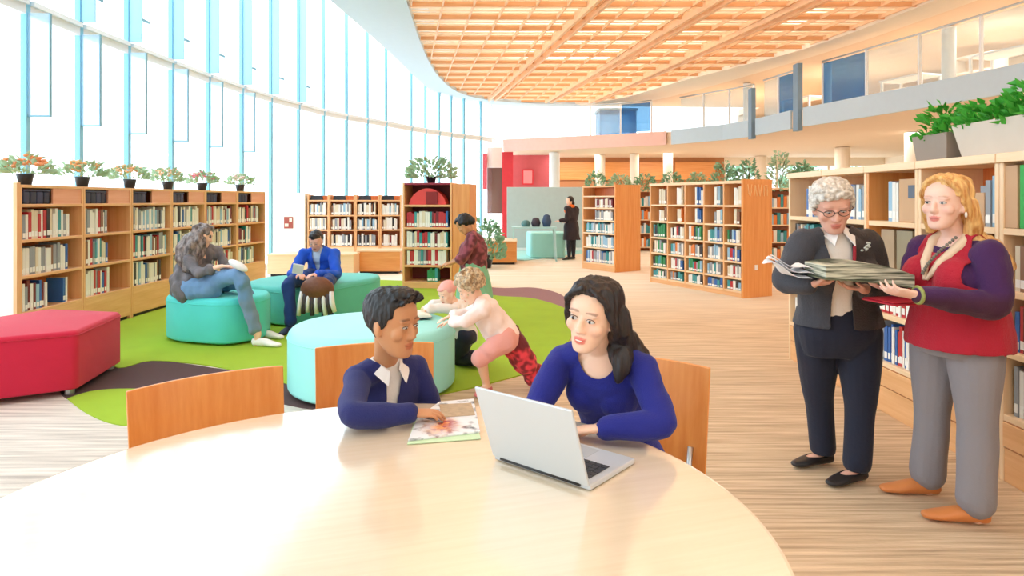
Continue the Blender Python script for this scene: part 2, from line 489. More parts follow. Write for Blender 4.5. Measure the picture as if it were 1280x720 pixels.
def railing(name, pts, label, blue=()):
    root = empty(name, (pts[0][0], pts[0][1], 3.7), label=label, cat='railing', group=None)
    o = V((pts[0][0], pts[0][1]))
    for k in range(len(pts) - 1):
        a = V(pts[k]) - o; b = V(pts[k + 1]) - o
        d = (b - a).normalized()
        g = MB().bar((a + d * .05).to_3d() + V((0, 0, 0.55)), (b - d * .05).to_3d() + V((0, 0, 0.55)), 0.02, 0.95)
        g.build('glass_panel', M_blueglass if k in blue else M_rail, root)
        MB().box(a.x - .025, a.x + .025, a.y - .025, a.y + .025, 0, 1.06).build('post', M_white, root)
    hr = MB().tube([(V(p) - o).to_3d() + V((0, 0, 1.08)) for p in pts], 0.022, 8)
    hr.build('handrail', M_metal, root, smooth=True)
    return root
def along(P, step):
    P = [V(p) for p in P]; out = [P[0]]; acc = 0
    for a, b in zip(P, P[1:]):
        L = (b - a).length; t = step - acc
        while t <= L:
            out.append(a + (b - a) * (t / L)); t += step
        acc = (acc + L) % step
    if (out[-1] - P[-1]).length > 0.3: out.append(P[-1])
    return [(p.x, p.y) for p in out]
ins = lambda P: [(x + 0.12, y) for x, y in P]
railing('glass_railing', along(ins([(8.95, 5), (8.75, 8), (8.39, 10.8), (7.93, 13.0), (7.40, 15.0), (7.16, 15.9)]), 1.35), 'long clear glass balcony railing above the planter, nearest run', blue=(7,))
railing('glass_railing', along(ins([(7.06, 16.6), (6.88, 17.5), (6.78, 18.1)]), 0.8), 'short blue tinted glass balcony railing between two steel posts', blue=(0,))
railing('glass_railing', along(ins([(6.74, 18.7), (6.3, 19.6), (5.2, 21.2)]), 0.95), 'glass balcony railing at the far end of the mezzanine', blue=())

# upstairs furniture seen through the glass
def simple_case(name, x, y, z, w, d, h, mat, rz, label, cat, shelves=3, fill=None):
    root = empty(name, (x, y, z), rz, label, cat)
    MB().box(-w / 2, -w / 2 + .04, 0, d, 0, h).build('side_panel', mat, root)
    MB().box(w / 2 - .04, w / 2, 0, d, 0, h).build('side_panel', mat, root)
    MB().box(-w / 2 + .04, w / 2 - .04, d - .03, d, 0, h).build('back_panel', fill or mat, root)
    for k in range(shelves + 1):
        zz = k * (h - .04) / shelves
        MB().box(-w / 2 + .04, w / 2 - .04, 0, d - .03, zz, zz + .04).build('shelf', mat, root)
    return root
rr = -PI / 2
UPS = [(11.6, 10.4, 1.6, 1.1, 'tall cream open shelf unit on the mezzanine nearest the frame edge'), (11.9, 13.2, 1.8, 1.2, 'wide cream shelf unit upstairs behind the glass railing'),
       (10.6, 15.2, 1.0, 1.15, 'cream cupboard upstairs beside the blue glass panel'), (11.2, 18.6, 1.4, 1.0, 'small beige shelf unit far along the mezzanine')]
for x, y, w, h, lb in UPS:
    simple_case('shelf_unit', x, y, 3.7, w, 0.45, h, M_cream, rr + 0.35, lb, 'shelf', 3, plain('tan_back', (222, 184, 140), 0.7))
def white_table(x, y, w, label):
    root = empty('reading_table', (x, y, 3.705), rr + .3, label, 'table')
    MB().box(-w / 2, w / 2, -.35, .35, .70, .74).build('tabletop', M_white, root)
    for sx in (-1, 1):
        for sy in (-1, 1):
            MB().box(sx * (w / 2 - .06) - .025, sx * (w / 2 - .06) + .025, sy * .3 - .025, sy * .3 + .025, 0, .70).build('leg', M_white, root)
white_table(9.9, 12.9, 1.6, 'white reading table upstairs close behind the glass railing')
white_table(9.6, 15.9, 1.2, 'smaller white reading table upstairs beyond the cream cupboard')
white_table(8.5, 19.2, 1.2, 'white reading table upstairs near the far balcony end')
def column(x, y, z0, z1, r, label, mat=M_white, flare=0.0):
    root = empty('column', (x, y, z0), label=label, cat='column')
    MB().lathe([(r, 0), (r, z1 - z0 - .02)], seg=20).build('shaft', mat, root, smooth=False)
    MB().lathe([(r + .06 + flare, 0), (r + .06 + flare, .03), (r + .01, .10)], seg=20).build('base', mat, root)
    return root
column(9.6, 11.2, 3.7, 5.08, .13, 'round white column upstairs nearest the frame edge')
column(9.0, 13.6, 3.7, 5.08, .13, 'round white column upstairs above the dark planter end')
column(8.2, 17.2, 3.7, 5.08, .12, 'round white column upstairs behind the blue glass')
column(7.2, 20.2, 3.7, 5.08, .12, 'round white column upstairs at the far balcony end')
# blue glass booth at the far edge of the upper floor
bb = empty('glass_booth', (3.9, 23.6, 3.705), 0, 'pale blue glass booth standing on the far upper floor', 'booth')
MB().box(-.75, .55, 0, .04, .1, 1.0).box(-.75, -.71, .04, 1.2, .1, 1.0).box(.51, .55, .04, 1.2, .1, 1.0).build('glass_wall', M_blueglass, bb)
MB().box(-.8, .6, -.03, 1.25, 0, .1).build('plinth', M_fascia, bb)
MB().box(-.8, .6, -.03, 1.25, 1.0, 1.08).build('roof', M_fascia, bb)
railing('glass_railing', along([(4.6, 21.75), (3.2, 22.65), (2.2, 23.15)], 1.1), 'low glass railing along the far pink balcony edge', blue=(0,))

# ================================================================ ground floor back
M_tan = plain('tan_wall', (214, 160, 104), 0.7)
tag(MB().box(0.9, 9.0, 28.0, 28.2, 0, 3.3).build('wall_back', plain('brown_wall', (184, 128, 84), 0.8)), kind='structure')
for k, (x0, x1) in enumerate(((2.0, 3.6), (3.9, 5.0), (5.4, 6.4), (6.9, 8.6))):
    tag(MB().box(x0, x1, 27.9, 27.99, 2.35, 3.1).build('trim_%d' % (10 + k), M_orange(0)), kind='structure')
for k, (x0, x1) in enumerate(((9.0, 11.2), (11.2, 13.4), (13.4, 15.8))):
    root = empty('window_%d' % (50 + k), (x0, 28.0, 0), kind='structure')
    w = x1 - x0
    MB().box(0, .09, 0, .12, 0, 3.3).box(.09, w, 0, .12, 2.95, 3.3).box(.09, w, 0, .12, 0, .9).build('window_frame', M_cream, root)
    MB().box(.09, w, .05, .06, .9, 2.95).build('pane', M_glass, root)
for (px, top, r, lb) in ((693, 190, .2, 'white column beside the red pavilion wall'), (750, 193, .2, 'pale column second from the red pavilion'),
                         (793, 192, .18, 'pale column above the small far bookcase end'), (835, 191, .18, 'pale column behind the long bookcase'),
                         (951, 195, .24, 'cream column right behind the carved bookcase end'), (1053, 184, .24, 'cream column above the grey haired woman'),
                         (1141, 165, .2, 'white flared column beside the planter boxes')):
    d = 1.8 * FOC / (HOR - top)
    column((px - 640) * d / FOC, d, 0, 3.3, r, lb, M_cream if px > 700 else M_white, .05)
# red pavilion on the left
tag(MB().box(-0.36, 0.04, 24.3, 24.5, 0, 3.27).build('wall_red', M_red), kind='structure')
tag(MB().box(0.04, 1.75, 26.0, 26.2, 0, 3.27).build('wall_red_2', plain('dusty_red', (204, 92, 96), 0.7)), kind='structure')
bpy.data.objects['wall_red_2'].name = 'wall_red.001'
tag(MB().box(-1.08, -0.92, 24.25, 24.4, 1.9, 3.2).build('trim_20', M_red), kind='structure')
tag(MB().box(-0.92, -0.36, 24.35, 24.45, 2.7, 3.45).build('trim_21', plain('pale_pink', (244, 212, 200), 0.7)), kind='structure')
tag(MB().box(-0.92, -0.36, 24.5, 24.55, 1.0, 2.7).build('trim_22', plain('dull_brown', (120, 92, 80), 0.7)), kind='structure')
bx_ = empty('wall_screen', (0.62, 25.9, 2.1), 0, 'pink square panel on the red pavilion wall', 'panel')
MB().box(-.22, .22, -.03, 0, 0, .6).build('frame', M_red, bx_); MB().box(-.17, .17, -.04, -.031, .05, .55).build('sheet', plain('pink', (244, 150, 150), .6), bx_)
# grey low partition
pt = empty('partition', (1.0, 19.4, 0), 0, 'low grey green partition wall behind the turquoise seat', 'partition')
MB().box(-1.15, 1.1, 0, .1, 0.1, 1.88).build('screen', plain('grey_green', (184, 200, 200), .7), pt, bevel=.01)
MB().box(-1.2, 1.15, -.03, .13, 0, .1).build('foot_rail', M_white, pt)
tag(MB().prism([tuple(W(x, y, 1237.5 / (y - HOR)).xy) for x, y in ((612, 322), (655, 326), (735, 316), (735, 292), (640, 292))], 0.0, 0.012).build('area_rug', plain('aqua_rug', (168, 220, 214), .9, bump=.2)),
    'pale aqua rug under the distant turquoise seat', 'rug')
# ================================================================ bookcases and books
BOOKS = []      # (origin, u, v, thickness, height, depth, colour index, label, group)
class Case:
    """bookcase standing at 'o' (front left foot), front along u; v points into the case"""
    def __init__(s, name, label, cat, o, u, group=None):
        s.o = V((o[0], o[1], 0)); s.u = V((u[0], u[1], 0)).normalized(); s.v = V((-s.u.y, s.u.x, 0))
        s.root = empty(name, s.o, math.atan2(s.u.y, s.u.x), label, cat, group)
    def part(s, name, boxes, mat, bevel=0.003):
        m = MB()
        for b in boxes: m.box(*b)
        return m.build(name, mat, s.root, bevel=bevel, seg=1)

ORD = ['leftmost', 'second', 'third', 'fourth', 'fifth', 'sixth', 'seventh', 'eighth', 'ninth', 'tenth', 'eleventh', 'twelfth', 'thirteenth',
       'fourteenth', 'fifteenth', 'sixteenth', 'seventeenth', 'eighteenth', 'nineteenth', 'twentieth', 'twenty first', 'twenty second', 'twenty third',
       'twenty fourth', 'twenty fifth', 'twenty sixth', 'twenty seventh', 'twenty eighth', 'twenty ninth', 'thirtieth']
COLS = {'white': (238, 236, 230), 'cream': (226, 214, 190), 'grey': (150, 156, 164), 'black': (44, 42, 48), 'red': (190, 44, 50), 'maroon': (120, 36, 44),
        'blue': (52, 104, 176), 'pale_blue': (150, 190, 216), 'teal': (60, 150, 156), 'green': (46, 140, 84), 'orange': (226, 128, 56), 'brown': (140, 98, 72),
        'yellow': (234, 200, 96)}
PAL_MIX = ['white'] * 9 + ['cream'] * 3 + ['grey'] * 3 + ['black', 'red', 'red', 'maroon', 'blue', 'pale_blue', 'teal', 'brown']
PAL_RED = ['white'] * 7 + ['cream'] * 2 + ['red'] * 4 + ['maroon'] * 2 + ['grey', 'teal', 'blue']
PAL_CHILD = ['white'] * 4 + ['cream', 'grey', 'black', 'black', 'green', 'teal', 'blue', 'orange', 'pale_blue', 'red']
PAL_GREEN = ['green', 'green', 'teal', 'white', 'grey', 'black', 'cream']
PAL_BLUE = ['blue', 'blue', 'pale_blue', 'white', 'white', 'teal', 'grey', 'red']
PAL_BOLD = ['red', 'red', 'red', 'white', 'white', 'blue', 'black', 'grey', 'cream']
def fill(case, x0, x1, z, h, depth, pal, where, group, tmin=.030, tmax=.055, gaps=((0, 1),), hmin=.72, hmax=.93, inset=.03):
    """stand books on the shelf at height z between x0 and x1 (local), in the given fractions of its length"""
    n = 0
    for a, b in gaps:
        x = x0 + .004 + (x1 - x0) * a; xe = x0 + (x1 - x0) * b - .004
        while True:
            t = R.uniform(tmin, tmax)
            if x + t > xe: break
            hh = h * R.uniform(hmin, hmax); dd = min(depth, .2) * R.uniform(.8, 1)
            c = R.choice(pal)
            o = case.o + case.u * (x + t / 2) + case.v * (inset + R.uniform(0, .012)) + V((0, 0, z))
            lab = '%s book, %s on %s' % (c.replace('_', ' '), ORD[min(n, 29)] + (' from left' if n else ''), where)
            BOOKS.append((o, case.u, case.v, t * .93, hh, dd, c, lab, group))
            x += t; n += 1

# ---- the long row of bookcases under the window wall
LEFT = [(-4.77, 6.40), (-4.80, 7.40), (-4.81, 8.35), (-4.78, 9.28), (-4.735, 10.2), (-4.615, 11.1), (-4.48, 12.0)]
LZ = [0.40, 0.755, 1.11, 1.46]
LTOP = 1.65
names_l = ['nearest window bookcase', 'second window bookcase', 'third window bookcase', 'fourth window bookcase', 'fifth window bookcase', 'last window bookcase']
shelf_n = {0: 'bottom shelf', 1: 'middle shelf', 2: 'upper shelf'}
lab_l = ['oak bookcase under the windows, nearest of the row, behind the red ottoman', 'oak bookcase under the windows, second nearest, with a dark gap top right',
         'oak bookcase under the windows, third nearest, above the green rug edge', 'oak bookcase under the windows, partly behind the person in a grey shawl',
         'oak bookcase under the windows, second from the far end of the row', 'oak bookcase under the windows, farthest of the left row']
gaps_l = [[((0, .48), (.72, .84)), ((0, .82),), ((0, .86),)], [((0, .62),), ((0, .6),), ((0, .56),)], [((0, .8),), ((0, .97),), ((0, .95),)],
          [((0, .9),), ((0, .8),), ((0, .95),)], [((0, .95),), ((0, .9),), ((0, .95),)], [((0, .65),), ((0, .55),), ((0, .85),)]]
WK = {}
for i in range(6):
    a, b = V(LEFT[i]), V(LEFT[i + 1])
    # the row faces +x: its front runs from the near end to the far end as seen in the room
    u = (b - a).normalized(); w = (b - a).length - .006
    c = Case('bookcase', lab_l[i], 'bookcase', a, u, 'bookcases under the windows')
    D = .36
    c.part('side_panel', [(0, .03, 0, D, 0, LTOP)], M_oak(2)); c.part('side_panel', [(w - .03, w, 0, D, 0, LTOP)], M_oak(2))
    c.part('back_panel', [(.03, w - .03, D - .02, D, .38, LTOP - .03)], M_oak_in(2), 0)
    for k, z in enumerate(LZ):
        c.part('shelf', [(.03, w - .03, .0 if k < 3 else .0, D - .02, z - .03, z)], M_oak(0))
    c.part('top_board', [(.03, w - .03, 0, D, LTOP - .03, LTOP)], M_oak(0))
    c.part('base_panel', [(.03, w - .03, .0, .02, .05, .37)], M_oak(0))
    c.part('plinth', [(.03, w - .03, .04, D, 0, .05)], M_dark, 0)
    # a closed panel fills the right part of the display row
    c.part('display_panel', [(w * .5, w - .03, .01, .03, LZ[3], LTOP - .03)], wood('rosy_oak', (232, 158, 122), (240, 176, 142), 0), 0)
    for k in range(3):
        fill(c, .035, w - .035, LZ[k], .325, .2, PAL_MIX, '%s of %s' % (shelf_n[k], names_l[i]), 'books in the window bookcases', gaps=gaps_l[i][k])
    for n_, (f, cc) in enumerate(((.10, (50, 56, 84)), (.20, (44, 48, 70)), (.30, (58, 62, 92)), (.40, (40, 42, 64)))[:4 if i < 2 else 3]):
        o = c.o + c.u * (w * f + .02) + c.v * .07 + V((0, 0, LZ[3] + .002))
        q = empty('book_bin', o, math.atan2(u.y, u.x), '%s slate blue display bin in the top row of %s' % (ORD[n_], names_l[i]), 'bin', 'slate blue display bins on the window bookcases')
        m = MB().box(-.045, .045, -.05, .10, 0, .125)
        m.build('bin_body', plain('slate_%d' % n_, cc, .5), q, bevel=.012)
        MB().box(-.05, .05, -.055, .105, .126, .145).build('lid', plain('slate_lid', (62, 64, 92), .5), q)
# pale end panel of the near bookcase
e0 = V(LEFT[0]); ep = empty('end_panel', (e0.x, e0.y, 0), 0, 'pale wide end panel closing the near end of the window bookcases', 'panel')
MB().box(-.60, -.02, -.06, -.012, 0, LTOP + .02).build('board', plain('pale_laminate', (240, 238, 220), .5, .02), ep, bevel=.004)
MB().box(-.02, .012, -.06, -.012, 0, LTOP + .02).build('edge_strip', M_oak(2), ep)

# ---- far bookcases facing the camera, behind the person in blue
FB = [(-4.62, 14.9), (-4.13, 14.9), (-3.55, 14.95), (-3.0, 15.0), (-2.52, 15.05)]
FZ = [0.46, 0.83, 1.16, 1.50]
for i in range(4):
    a, b = V(FB[i]), V(FB[i + 1]); w = (b - a).length - .006
    c = Case('bookcase', ['pale end far bookcase, leftmost of the four facing us', 'far bookcase facing us, second from the left of four', 'far bookcase facing us, third from the left of four',
                          'far bookcase facing us, beside the tall maroon topped case'][i], 'bookcase', a, b - a, 'far bookcases facing the camera')
    D = .36
    c.part('side_panel', [(0, .03, 0, D, 0, 1.62)], M_oak(2)); c.part('side_panel', [(w - .03, w, 0, D, 0, 1.62)], M_oak(2))
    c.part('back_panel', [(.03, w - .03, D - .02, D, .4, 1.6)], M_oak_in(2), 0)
    for z in FZ: c.part('shelf', [(.03, w - .03, 0, D - .02, z - .03, z)], M_oak(0))
    c.part('base_panel', [(.03, w - .03, 0, .02, 0, .43)], M_pale(0))
    nm = ['leftmost', 'second', 'third', 'rightmost'][i]
    for k in range(3):
        fill(c, .035, w - .035, FZ[k], .3, .2, ['white'] * 6 + ['cream'] * 4 + ['grey', 'pale_blue', 'brown', 'black', 'maroon'], 'the %s of the %s far bookcase' % (shelf_n[k], nm), 'books in the far bookcases', gaps=((0, .95),))
    o = c.o + c.u * (w * .35) + c.v * .1 + V((0, 0, 1.502))
    q = tag(MB().rings([[(o.x - .14, o.y, o.z), (o.x + .14, o.y, o.z), (o.x + .14, o.y + .1, o.z), (o.x - .14, o.y + .1, o.z)],
                        [(o.x - .12, o.y + .02, o.z + .1), (o.x + .12, o.y + .02, o.z + .1), (o.x + .12, o.y + .09, o.z + .1), (o.x - .12, o.y + .09, o.z + .1)]]).build('display_box', M_dark),
            'small dark box on top shelf of the %s far bookcase' % nm, 'box', 'dark boxes on the far bookcases')
# its pale end column with small notices
e = empty('notice_column', (-4.66, 14.86, 0), 0, 'pale column with red notices at the left end of far bookcases', 'notice board')
MB().box(-.50, 0, 0, .38, 0, 1.66).build('column_body', plain('pale_laminate', (240, 238, 220), .5, .02), e, bevel=.01)
MB().box(-.47, -.27, -.012, -.001, .86, 1.12).build('notice', plain('rust_paper', (170, 84, 70), .7), e)
MB().box(-.45, -.37, -.018, -.013, .9, .97).box(-.35, -.29, -.018, -.013, 1.01, 1.09).build('picture', plain('cream_paper', (236, 220, 200), .7), e)

# ---- tall case with maroon top row
c = Case('bookcase', 'tall oak bookcase with maroon top compartment behind the curly haired child', 'bookcase', (-1.86, 11.20), (.853, -.12))
w, D, T = .86, .5, 1.79
mar = plain('maroon_laminate', (150, 42, 62), .5)
c.part('side_panel', [(0, .035, 0, D, 0, T)], M_oak(2)); c.part('side_panel', [(w - .035, w, 0, D, 0, T)], M_oak(2))
c.part('outer_panel', [(w + .002, w + .30, .02, D + .12, 0, T - .02)], M_orange(2))
c.part('back_panel', [(.035, w - .035, D - .02, D, .05, T - .035)], plain('wine_back', (128, 44, 44), .6), 0)
CZ_ = [.12, .40, .70, 1.04, 1.42]
for z in CZ_: c.part('shelf', [(.035, w - .035, 0, D - .02, z - .035, z)], M_oak(0))
c.part('top_board', [(.035, w - .035, 0, D, T - .035, T)], mar)
c.part('base_panel', [(.035, w - .035, 0, .02, 0, .084)], M_oak(0))
m = MB(); ar = [(.10 + .64 * t, 1.43 + .25 * math.sin(PI * t) ** .6 + .02) for t in [q / 16 for q in range(17)]]
m.rings([[(x, .06, 1.422), (x, .06, max(z, 1.425)), (x, .30, max(z, 1.425)), (x, .30, 1.422)] for x, z in ar])
m.build('arched_insert', plain('coral_red', (226, 70, 66), .55), c.root)
c.part('insert_block', [(.40, .60, .04, .058, 1.43, 1.64)], plain('deep_red', (140, 28, 30), .6))
for k in (1, 2, 3):
    fill(c, .04, w - .04, CZ_[k], .31, .22, PAL_RED, '%s shelf of tall maroon topped bookcase' % ['', 'third', 'second', 'upper'][k], 'books in the maroon topped bookcase', gaps=((0.03, .97),), hmin=.74, hmax=.9)
fill(c, .42, .62, CZ_[0], .25, .2, ['green', 'teal'], 'lowest shelf of maroon topped bookcase', 'books in the maroon topped bookcase')

# ---- small case in the centre right, end panel to the right
c = Case('bookcase', 'small double sided oak bookcase with honey end panel, centre background', 'bookcase', (1.545, 14.50), (.61, -.88))
w = 1.05; T = 1.80; D = .72
c.part('side_panel', [(0, .035, 0, D, 0, T)], M_oak(2)); c.part('end_panel', [(w - .035, w, -.01, D, 0, T + .02)], M_orange(2))
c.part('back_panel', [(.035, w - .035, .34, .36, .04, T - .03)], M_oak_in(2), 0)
SA = [.16, .49, .80, 1.07, 1.34, 1.59]
for z in SA: c.part('shelf', [(.035, w - .035, 0, .34, z - .03, z)], M_pale(0))
c.part('top_board', [(.035, w - .035, 0, D, T - .03, T)], M_oak(0))
c.part('base_panel', [(.035, w - .035, 0, .02, 0, .13)], M_oak(0))
for k in range(5):
    fill(c, .04, w - .04, SA[k], SA[k + 1] - SA[k] - .03, .2, [PAL_BLUE, ['white', 'teal', 'grey', 'pale_blue', 'white'], ['white', 'teal', 'pale_blue', 'grey', 'white'], ['white', 'cream', 'grey'], ['white', 'cream', 'maroon']][k],
         '%s shelf of small central bookcase' % ['lowest', 'fourth', 'middle', 'second', 'top'][k], 'books in the small central bookcase', gaps=((0.05, .97),) if k < 3 else ((.35, .95),))

# ---- long case with the carved end panel
o, far = V((2.53, 12.13)), V((3.536, 10.06))
c = Case('bookcase', 'long five bay oak bookcase with wide honey end panel and pale lettering', 'bookcase', o, far - o)
w = (far - o).length; T = 1.79; D = .56
SB = [.10, .30, .55, .83, 1.12, 1.42]
bays = [0, .50, .96, 1.42, 1.87, w - .04]
c.part('side_panel', [(0, .035, 0, D, 0, T)], M_oak(2))
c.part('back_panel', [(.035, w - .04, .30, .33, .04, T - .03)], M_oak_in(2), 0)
for b in bays[1:-1]: c.part('divider', [(b - .015, b + .015, 0, .3, .06, T - .035)], M_oak(2))
for z in SB: c.part('shelf', [(.035, w - .04, .004, .3, z - .03, z)], M_pale(0))
c.part('top_board', [(.0, w - .04, -.01, D, T - .035, T + .01)], M_pale(0))
c.part('base_panel', [(.035, w - .04, .01, .03, 0, .07)], M_oak(0))
ep = c.part('end_panel', [(w - .04, w, -.02, D + .03, 0, T + .03)], M_orange(2))
# pale strokes of the lettering near the panel's top, and the small notice
st = MB()
def stroke(pts, wd=.022):
    for p, q in zip(pts, pts[1:]): st.bar((w + .004, p[0], p[1]), (w + .004, q[0], q[1]), .008, wd, up=V((1, 0, 0)))
bx = lambda a: .07 + a
stroke([(bx(.0), 1.74), (bx(.02), 1.60), (bx(.05), 1.56), (bx(.07), 1.62), (bx(.08), 1.74)])
stroke([(bx(.13), 1.56), (bx(.155), 1.73), (bx(.19), 1.56)])
stroke([(bx(.22), 1.74), (bx(.25), 1.56), (bx(.29), 1.74)])
stroke([(bx(.34), 1.56), (bx(.34), 1.72), (bx(.40), 1.73), (bx(.41), 1.56)])
st.build('lettering', plain('pale_letter', (250, 206, 150), .6), ep)
MB().box(w + .001, w + .01, .22, .28, .42, .50).build('notice', plain('white_sheet', (240, 240, 244), .6), ep)
pals = [PAL_CHILD, PAL_CHILD, PAL_GREEN, PAL_BLUE, PAL_CHILD]
for k in range(6):
    hz = (SB[k + 1] if k < 5 else T) - SB[k] - .035
    for b in range(5):
        if k >= 4: pal = [['white', 'cream', 'brown'], ['cream', 'white', 'orange'], ['blue', 'blue', 'white'], ['white', 'pale_blue', 'grey'], ['white', 'cream', 'brown']][b]
        elif b == 0: pal = PAL_GREEN
        elif b == 3: pal = PAL_BLUE
        else: pal = PAL_CHILD
        g = ((.05, .95),) if k < 4 else ((.45, .95),)
        fill(c, bays[b] + .03, bays[b + 1] - .03, SB[k], hz, .2, pal, '%s shelf of %s bay, lettered bookcase' % (['lowest', 'fifth', 'fourth', 'third', 'second', 'top'][k], ['far left', 'second', 'middle', 'fourth', 'nearest'][b]),
             'books in the long lettered bookcase', gaps=g, tmin=.035, tmax=.065, hmin=.7, hmax=.95)

# ---- the right hand bookcases behind the standing pair
RX = 2.62
RY = [6.25, 5.55, 4.88, 4.26, 3.55, 2.86, 2.16]
RZ = [.36, .70, 1.02, 1.35]
rn = ['farthest right bookcase', 'bookcase behind grey haired woman', 'bookcase between the women', 'bookcase behind red vest woman', 'right bookcase at frame edge', 'nearest right bookcase']
for i in range(6):
    c = Case('bookcase', ['oak bookcase on the right, farthest, beside the lettered end panel', 'oak bookcase on the right, behind the grey haired woman', 'oak bookcase on the right, seen between the two women',
                          'oak bookcase on the right, behind the woman in the red vest', 'oak bookcase on the right, cut by the frame edge', 'oak bookcase on the right, nearest to the round table'][i],
             'bookcase', (RX, RY[i]), (0, -1), 'bookcases on the right')
    w = RY[i] - RY[i + 1] - .005; D = .42; T = 1.75
    c.part('side_panel', [(0, .03, 0, D, 0, T - .05)], M_orange(2) if i == 2 else M_pale(2)); c.part('side_panel', [(w - .03, w, 0, D, 0, T - .05)], M_pale(2))
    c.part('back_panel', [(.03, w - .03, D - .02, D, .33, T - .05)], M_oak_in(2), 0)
    c.part('top_board', [(0, w, -.02, D + .02, T - .05, T)], M_pale(0))
    for z in RZ: c.part('shelf', [(.03, w - .03, 0, D - .02, z - .035, z)], M_pale(0))
    c.part('drawer_front', [(.03, w - .03, -.005, .02, .19, .32)], M_oak(0)); c.part('base_panel', [(.03, w - .03, .004, .024, 0, .18)], M_oak(0))
    for k in range(4):
        hz = (RZ[k + 1] if k < 3 else T - .05) - RZ[k] - .04
        wh = '%s shelf of %s' % (['lowest', 'third', 'second', 'top'][k], rn[i])
        if k == 3: pal, g = ['white', 'pale_blue', 'grey', 'white', 'blue', 'cream'], {0: ((.4, .9),), 1: ((.35, .95),), 2: ((.32, .6),), 3: ((.75, .95),), 4: ((.1, .8),)}.get(i, ((.2, .8),))
        elif k == 2: pal, g = ['brown', 'cream', 'green', 'teal', 'grey', 'black'], ((.04, .96),) if i != 2 else ((.8, .96),)
        elif k == 1: pal, g = PAL_BOLD + ['white', 'red'], ((.04, .96),)
        else: pal, g = PAL_BLUE + ['red', 'red'] if i < 3 else ['red', 'red', 'black', 'grey', 'white', 'maroon'], ((.04, .96),)
        fill(c, .035, w - .035, RZ[k], hz, .2, pal, wh, 'books in the right hand bookcases', gaps=g, tmin=.02 if k < 3 else .03, tmax=.045 if k < 3 else .05, hmin=.74, hmax=.92)
# two flat boxes on the shelves between the women
def boxy(name, x, y, z, dx, dy, dz, mat, label, cat, strip=None):
    q = empty(name, (x, y, z), 0, label, cat)
    MB().box(0, dx, -dy / 2, dy / 2, 0, dz).build('box_body', mat, q, bevel=.004)
    if strip: MB().box(-.004, -.0005, -dy / 2 + .02, -dy / 2 + .02 + dy * .35, dz * .55, dz * .85).build('spine_label', strip, q)
    return q
kraft = plain('kraft_board', (206, 168, 132), .7)
boxy('archive_box', RX + .03, 4.42, 1.352, .25, .20, .29, kraft, 'brown archive box with dark label on the top shelf between the women', 'box', plain('slate_print', (96, 110, 128), .6))
boxy('archive_box', RX + .03, 4.66, 1.022, .25, .16, .27, plain('mottled_brown', (176, 150, 120), .5, .15), 'glossy mottled brown box on the second shelf between the women', 'box')
boxy('archive_box', RX + .03, 4.46, 1.022, .25, .18, .27, plain('olive_brown', (150, 138, 110), .4, .15), 'olive brown box on the second shelf, right of the mottled one', 'box')
boxy('archive_box', RX + .03, 3.78, 1.352, .22, .15, .19, kraft, 'small brown box on the top shelf behind the blonde hair', 'box')
boxy('archive_box', RX + .01, 3.37, 1.352, .25, .10, .33, plain('bright_green', (40, 170, 70), .5, .2, 30), 'bright green box file on the top shelf at the frame edge', 'box')
boxy('archive_box', RX + .01, 3.48, 1.352, .25, .09, .33, kraft, 'tall brown box file left of the bright green one', 'box')

# ---- books: the three hundred largest in view stand as their own objects, the rest as one
def book_mesh(c):
    m = MB()
    m.box(-.5, -.42, 0, 1, 0, 1, 0).box(.42, .5, 0, 1, 0, 1, 0).box(-.42, .42, 0, .06, 0, 1, 0)
    m.box(-.42, .42, .06, .97, .02, .98, 1)
    m.box(-.42, .42, -.008, -.0005, .08, .26, 2)
    return m
cover = {k: plain('cover_' + k, v, .45, .05) for k, v in COLS.items()}
paper = plain('page_paper', (240, 234, 220), .8); labelm = plain('spine_tag', (246, 246, 242), .6)
protos = {k: book_mesh(k).mesh('book_' + k, [cover[k], paper, labelm]) for k in COLS}
def seen(b):
    p = b[0] + V((0, 0, b[4] / 2))
    if p.y < .5: return 0
    x = 640 + FOC * p.x / p.y; y = HOR + FOC * (EYE - p.z) / p.y
    if x < -8 or x > 1288 or y < 0 or y > 720: return 0
    # width it shows depends on how its spine faces us
    face = abs((p.xy.normalized()).dot(b[2].xy)) + .15
    hid = 0
    if 1000 < x < 1108 and 290 < y < 580 or 1150 < x < 1255 and 230 < y < 640: hid = 1
    if x < 142 and y > 392: hid = 1
    return 0 if hid else b[3] * b[4] * face / (p.y ** 2)
allb = [b for b in BOOKS if -60 < 640 + FOC * b[0].x / max(b[0].y, .1) < 1420]
allb.sort(key=seen, reverse=True)
proto_o = {}
labels_used = set()
for b in allb[:298]:
    o_, u_, v_, t_, h_, d_, c_, lab, grp = b
    if c_ not in proto_o:
        ob = bpy.data.objects.new('book', protos[c_]); proto_o[c_] = ob
    else:
        ob = proto_o[c_].copy()
    COL.objects.link(ob)
    ob.location = o_; ob.rotation_euler = (0, 0, math.atan2(u_.y, u_.x)); ob.scale = (t_, d_, h_)
    if lab in labels_used: lab = lab + ', further right'
    labels_used.add(lab)
    tag(ob, lab, 'book', grp)
rest = MB(); keys = list(COLS)
for b in allb[298:]:
    o_, u_, v_, t_, h_, d_, c_, lab, grp = b
    bm_ = book_mesh(c_)
    vs = [o_ + u_ * (x * t_) + v_ * (y * d_) + V((0, 0, z * h_)) for x, y, z in bm_.v]
    base = len(rest.v); rest.v += [tuple(p) for p in vs]
    rest.f += [tuple(base + i for i in q) for q in bm_.f]
    rest.m += [keys.index(c_) if k == 0 else len(keys) + k - 1 for k in bm_.m]
tag(rest.build('shelved_books', [cover[k] for k in keys] + [paper, labelm]), 'the many small distant books filling the far shelves', 'books', kind='stuff')
print('BOOKS', len(allb))

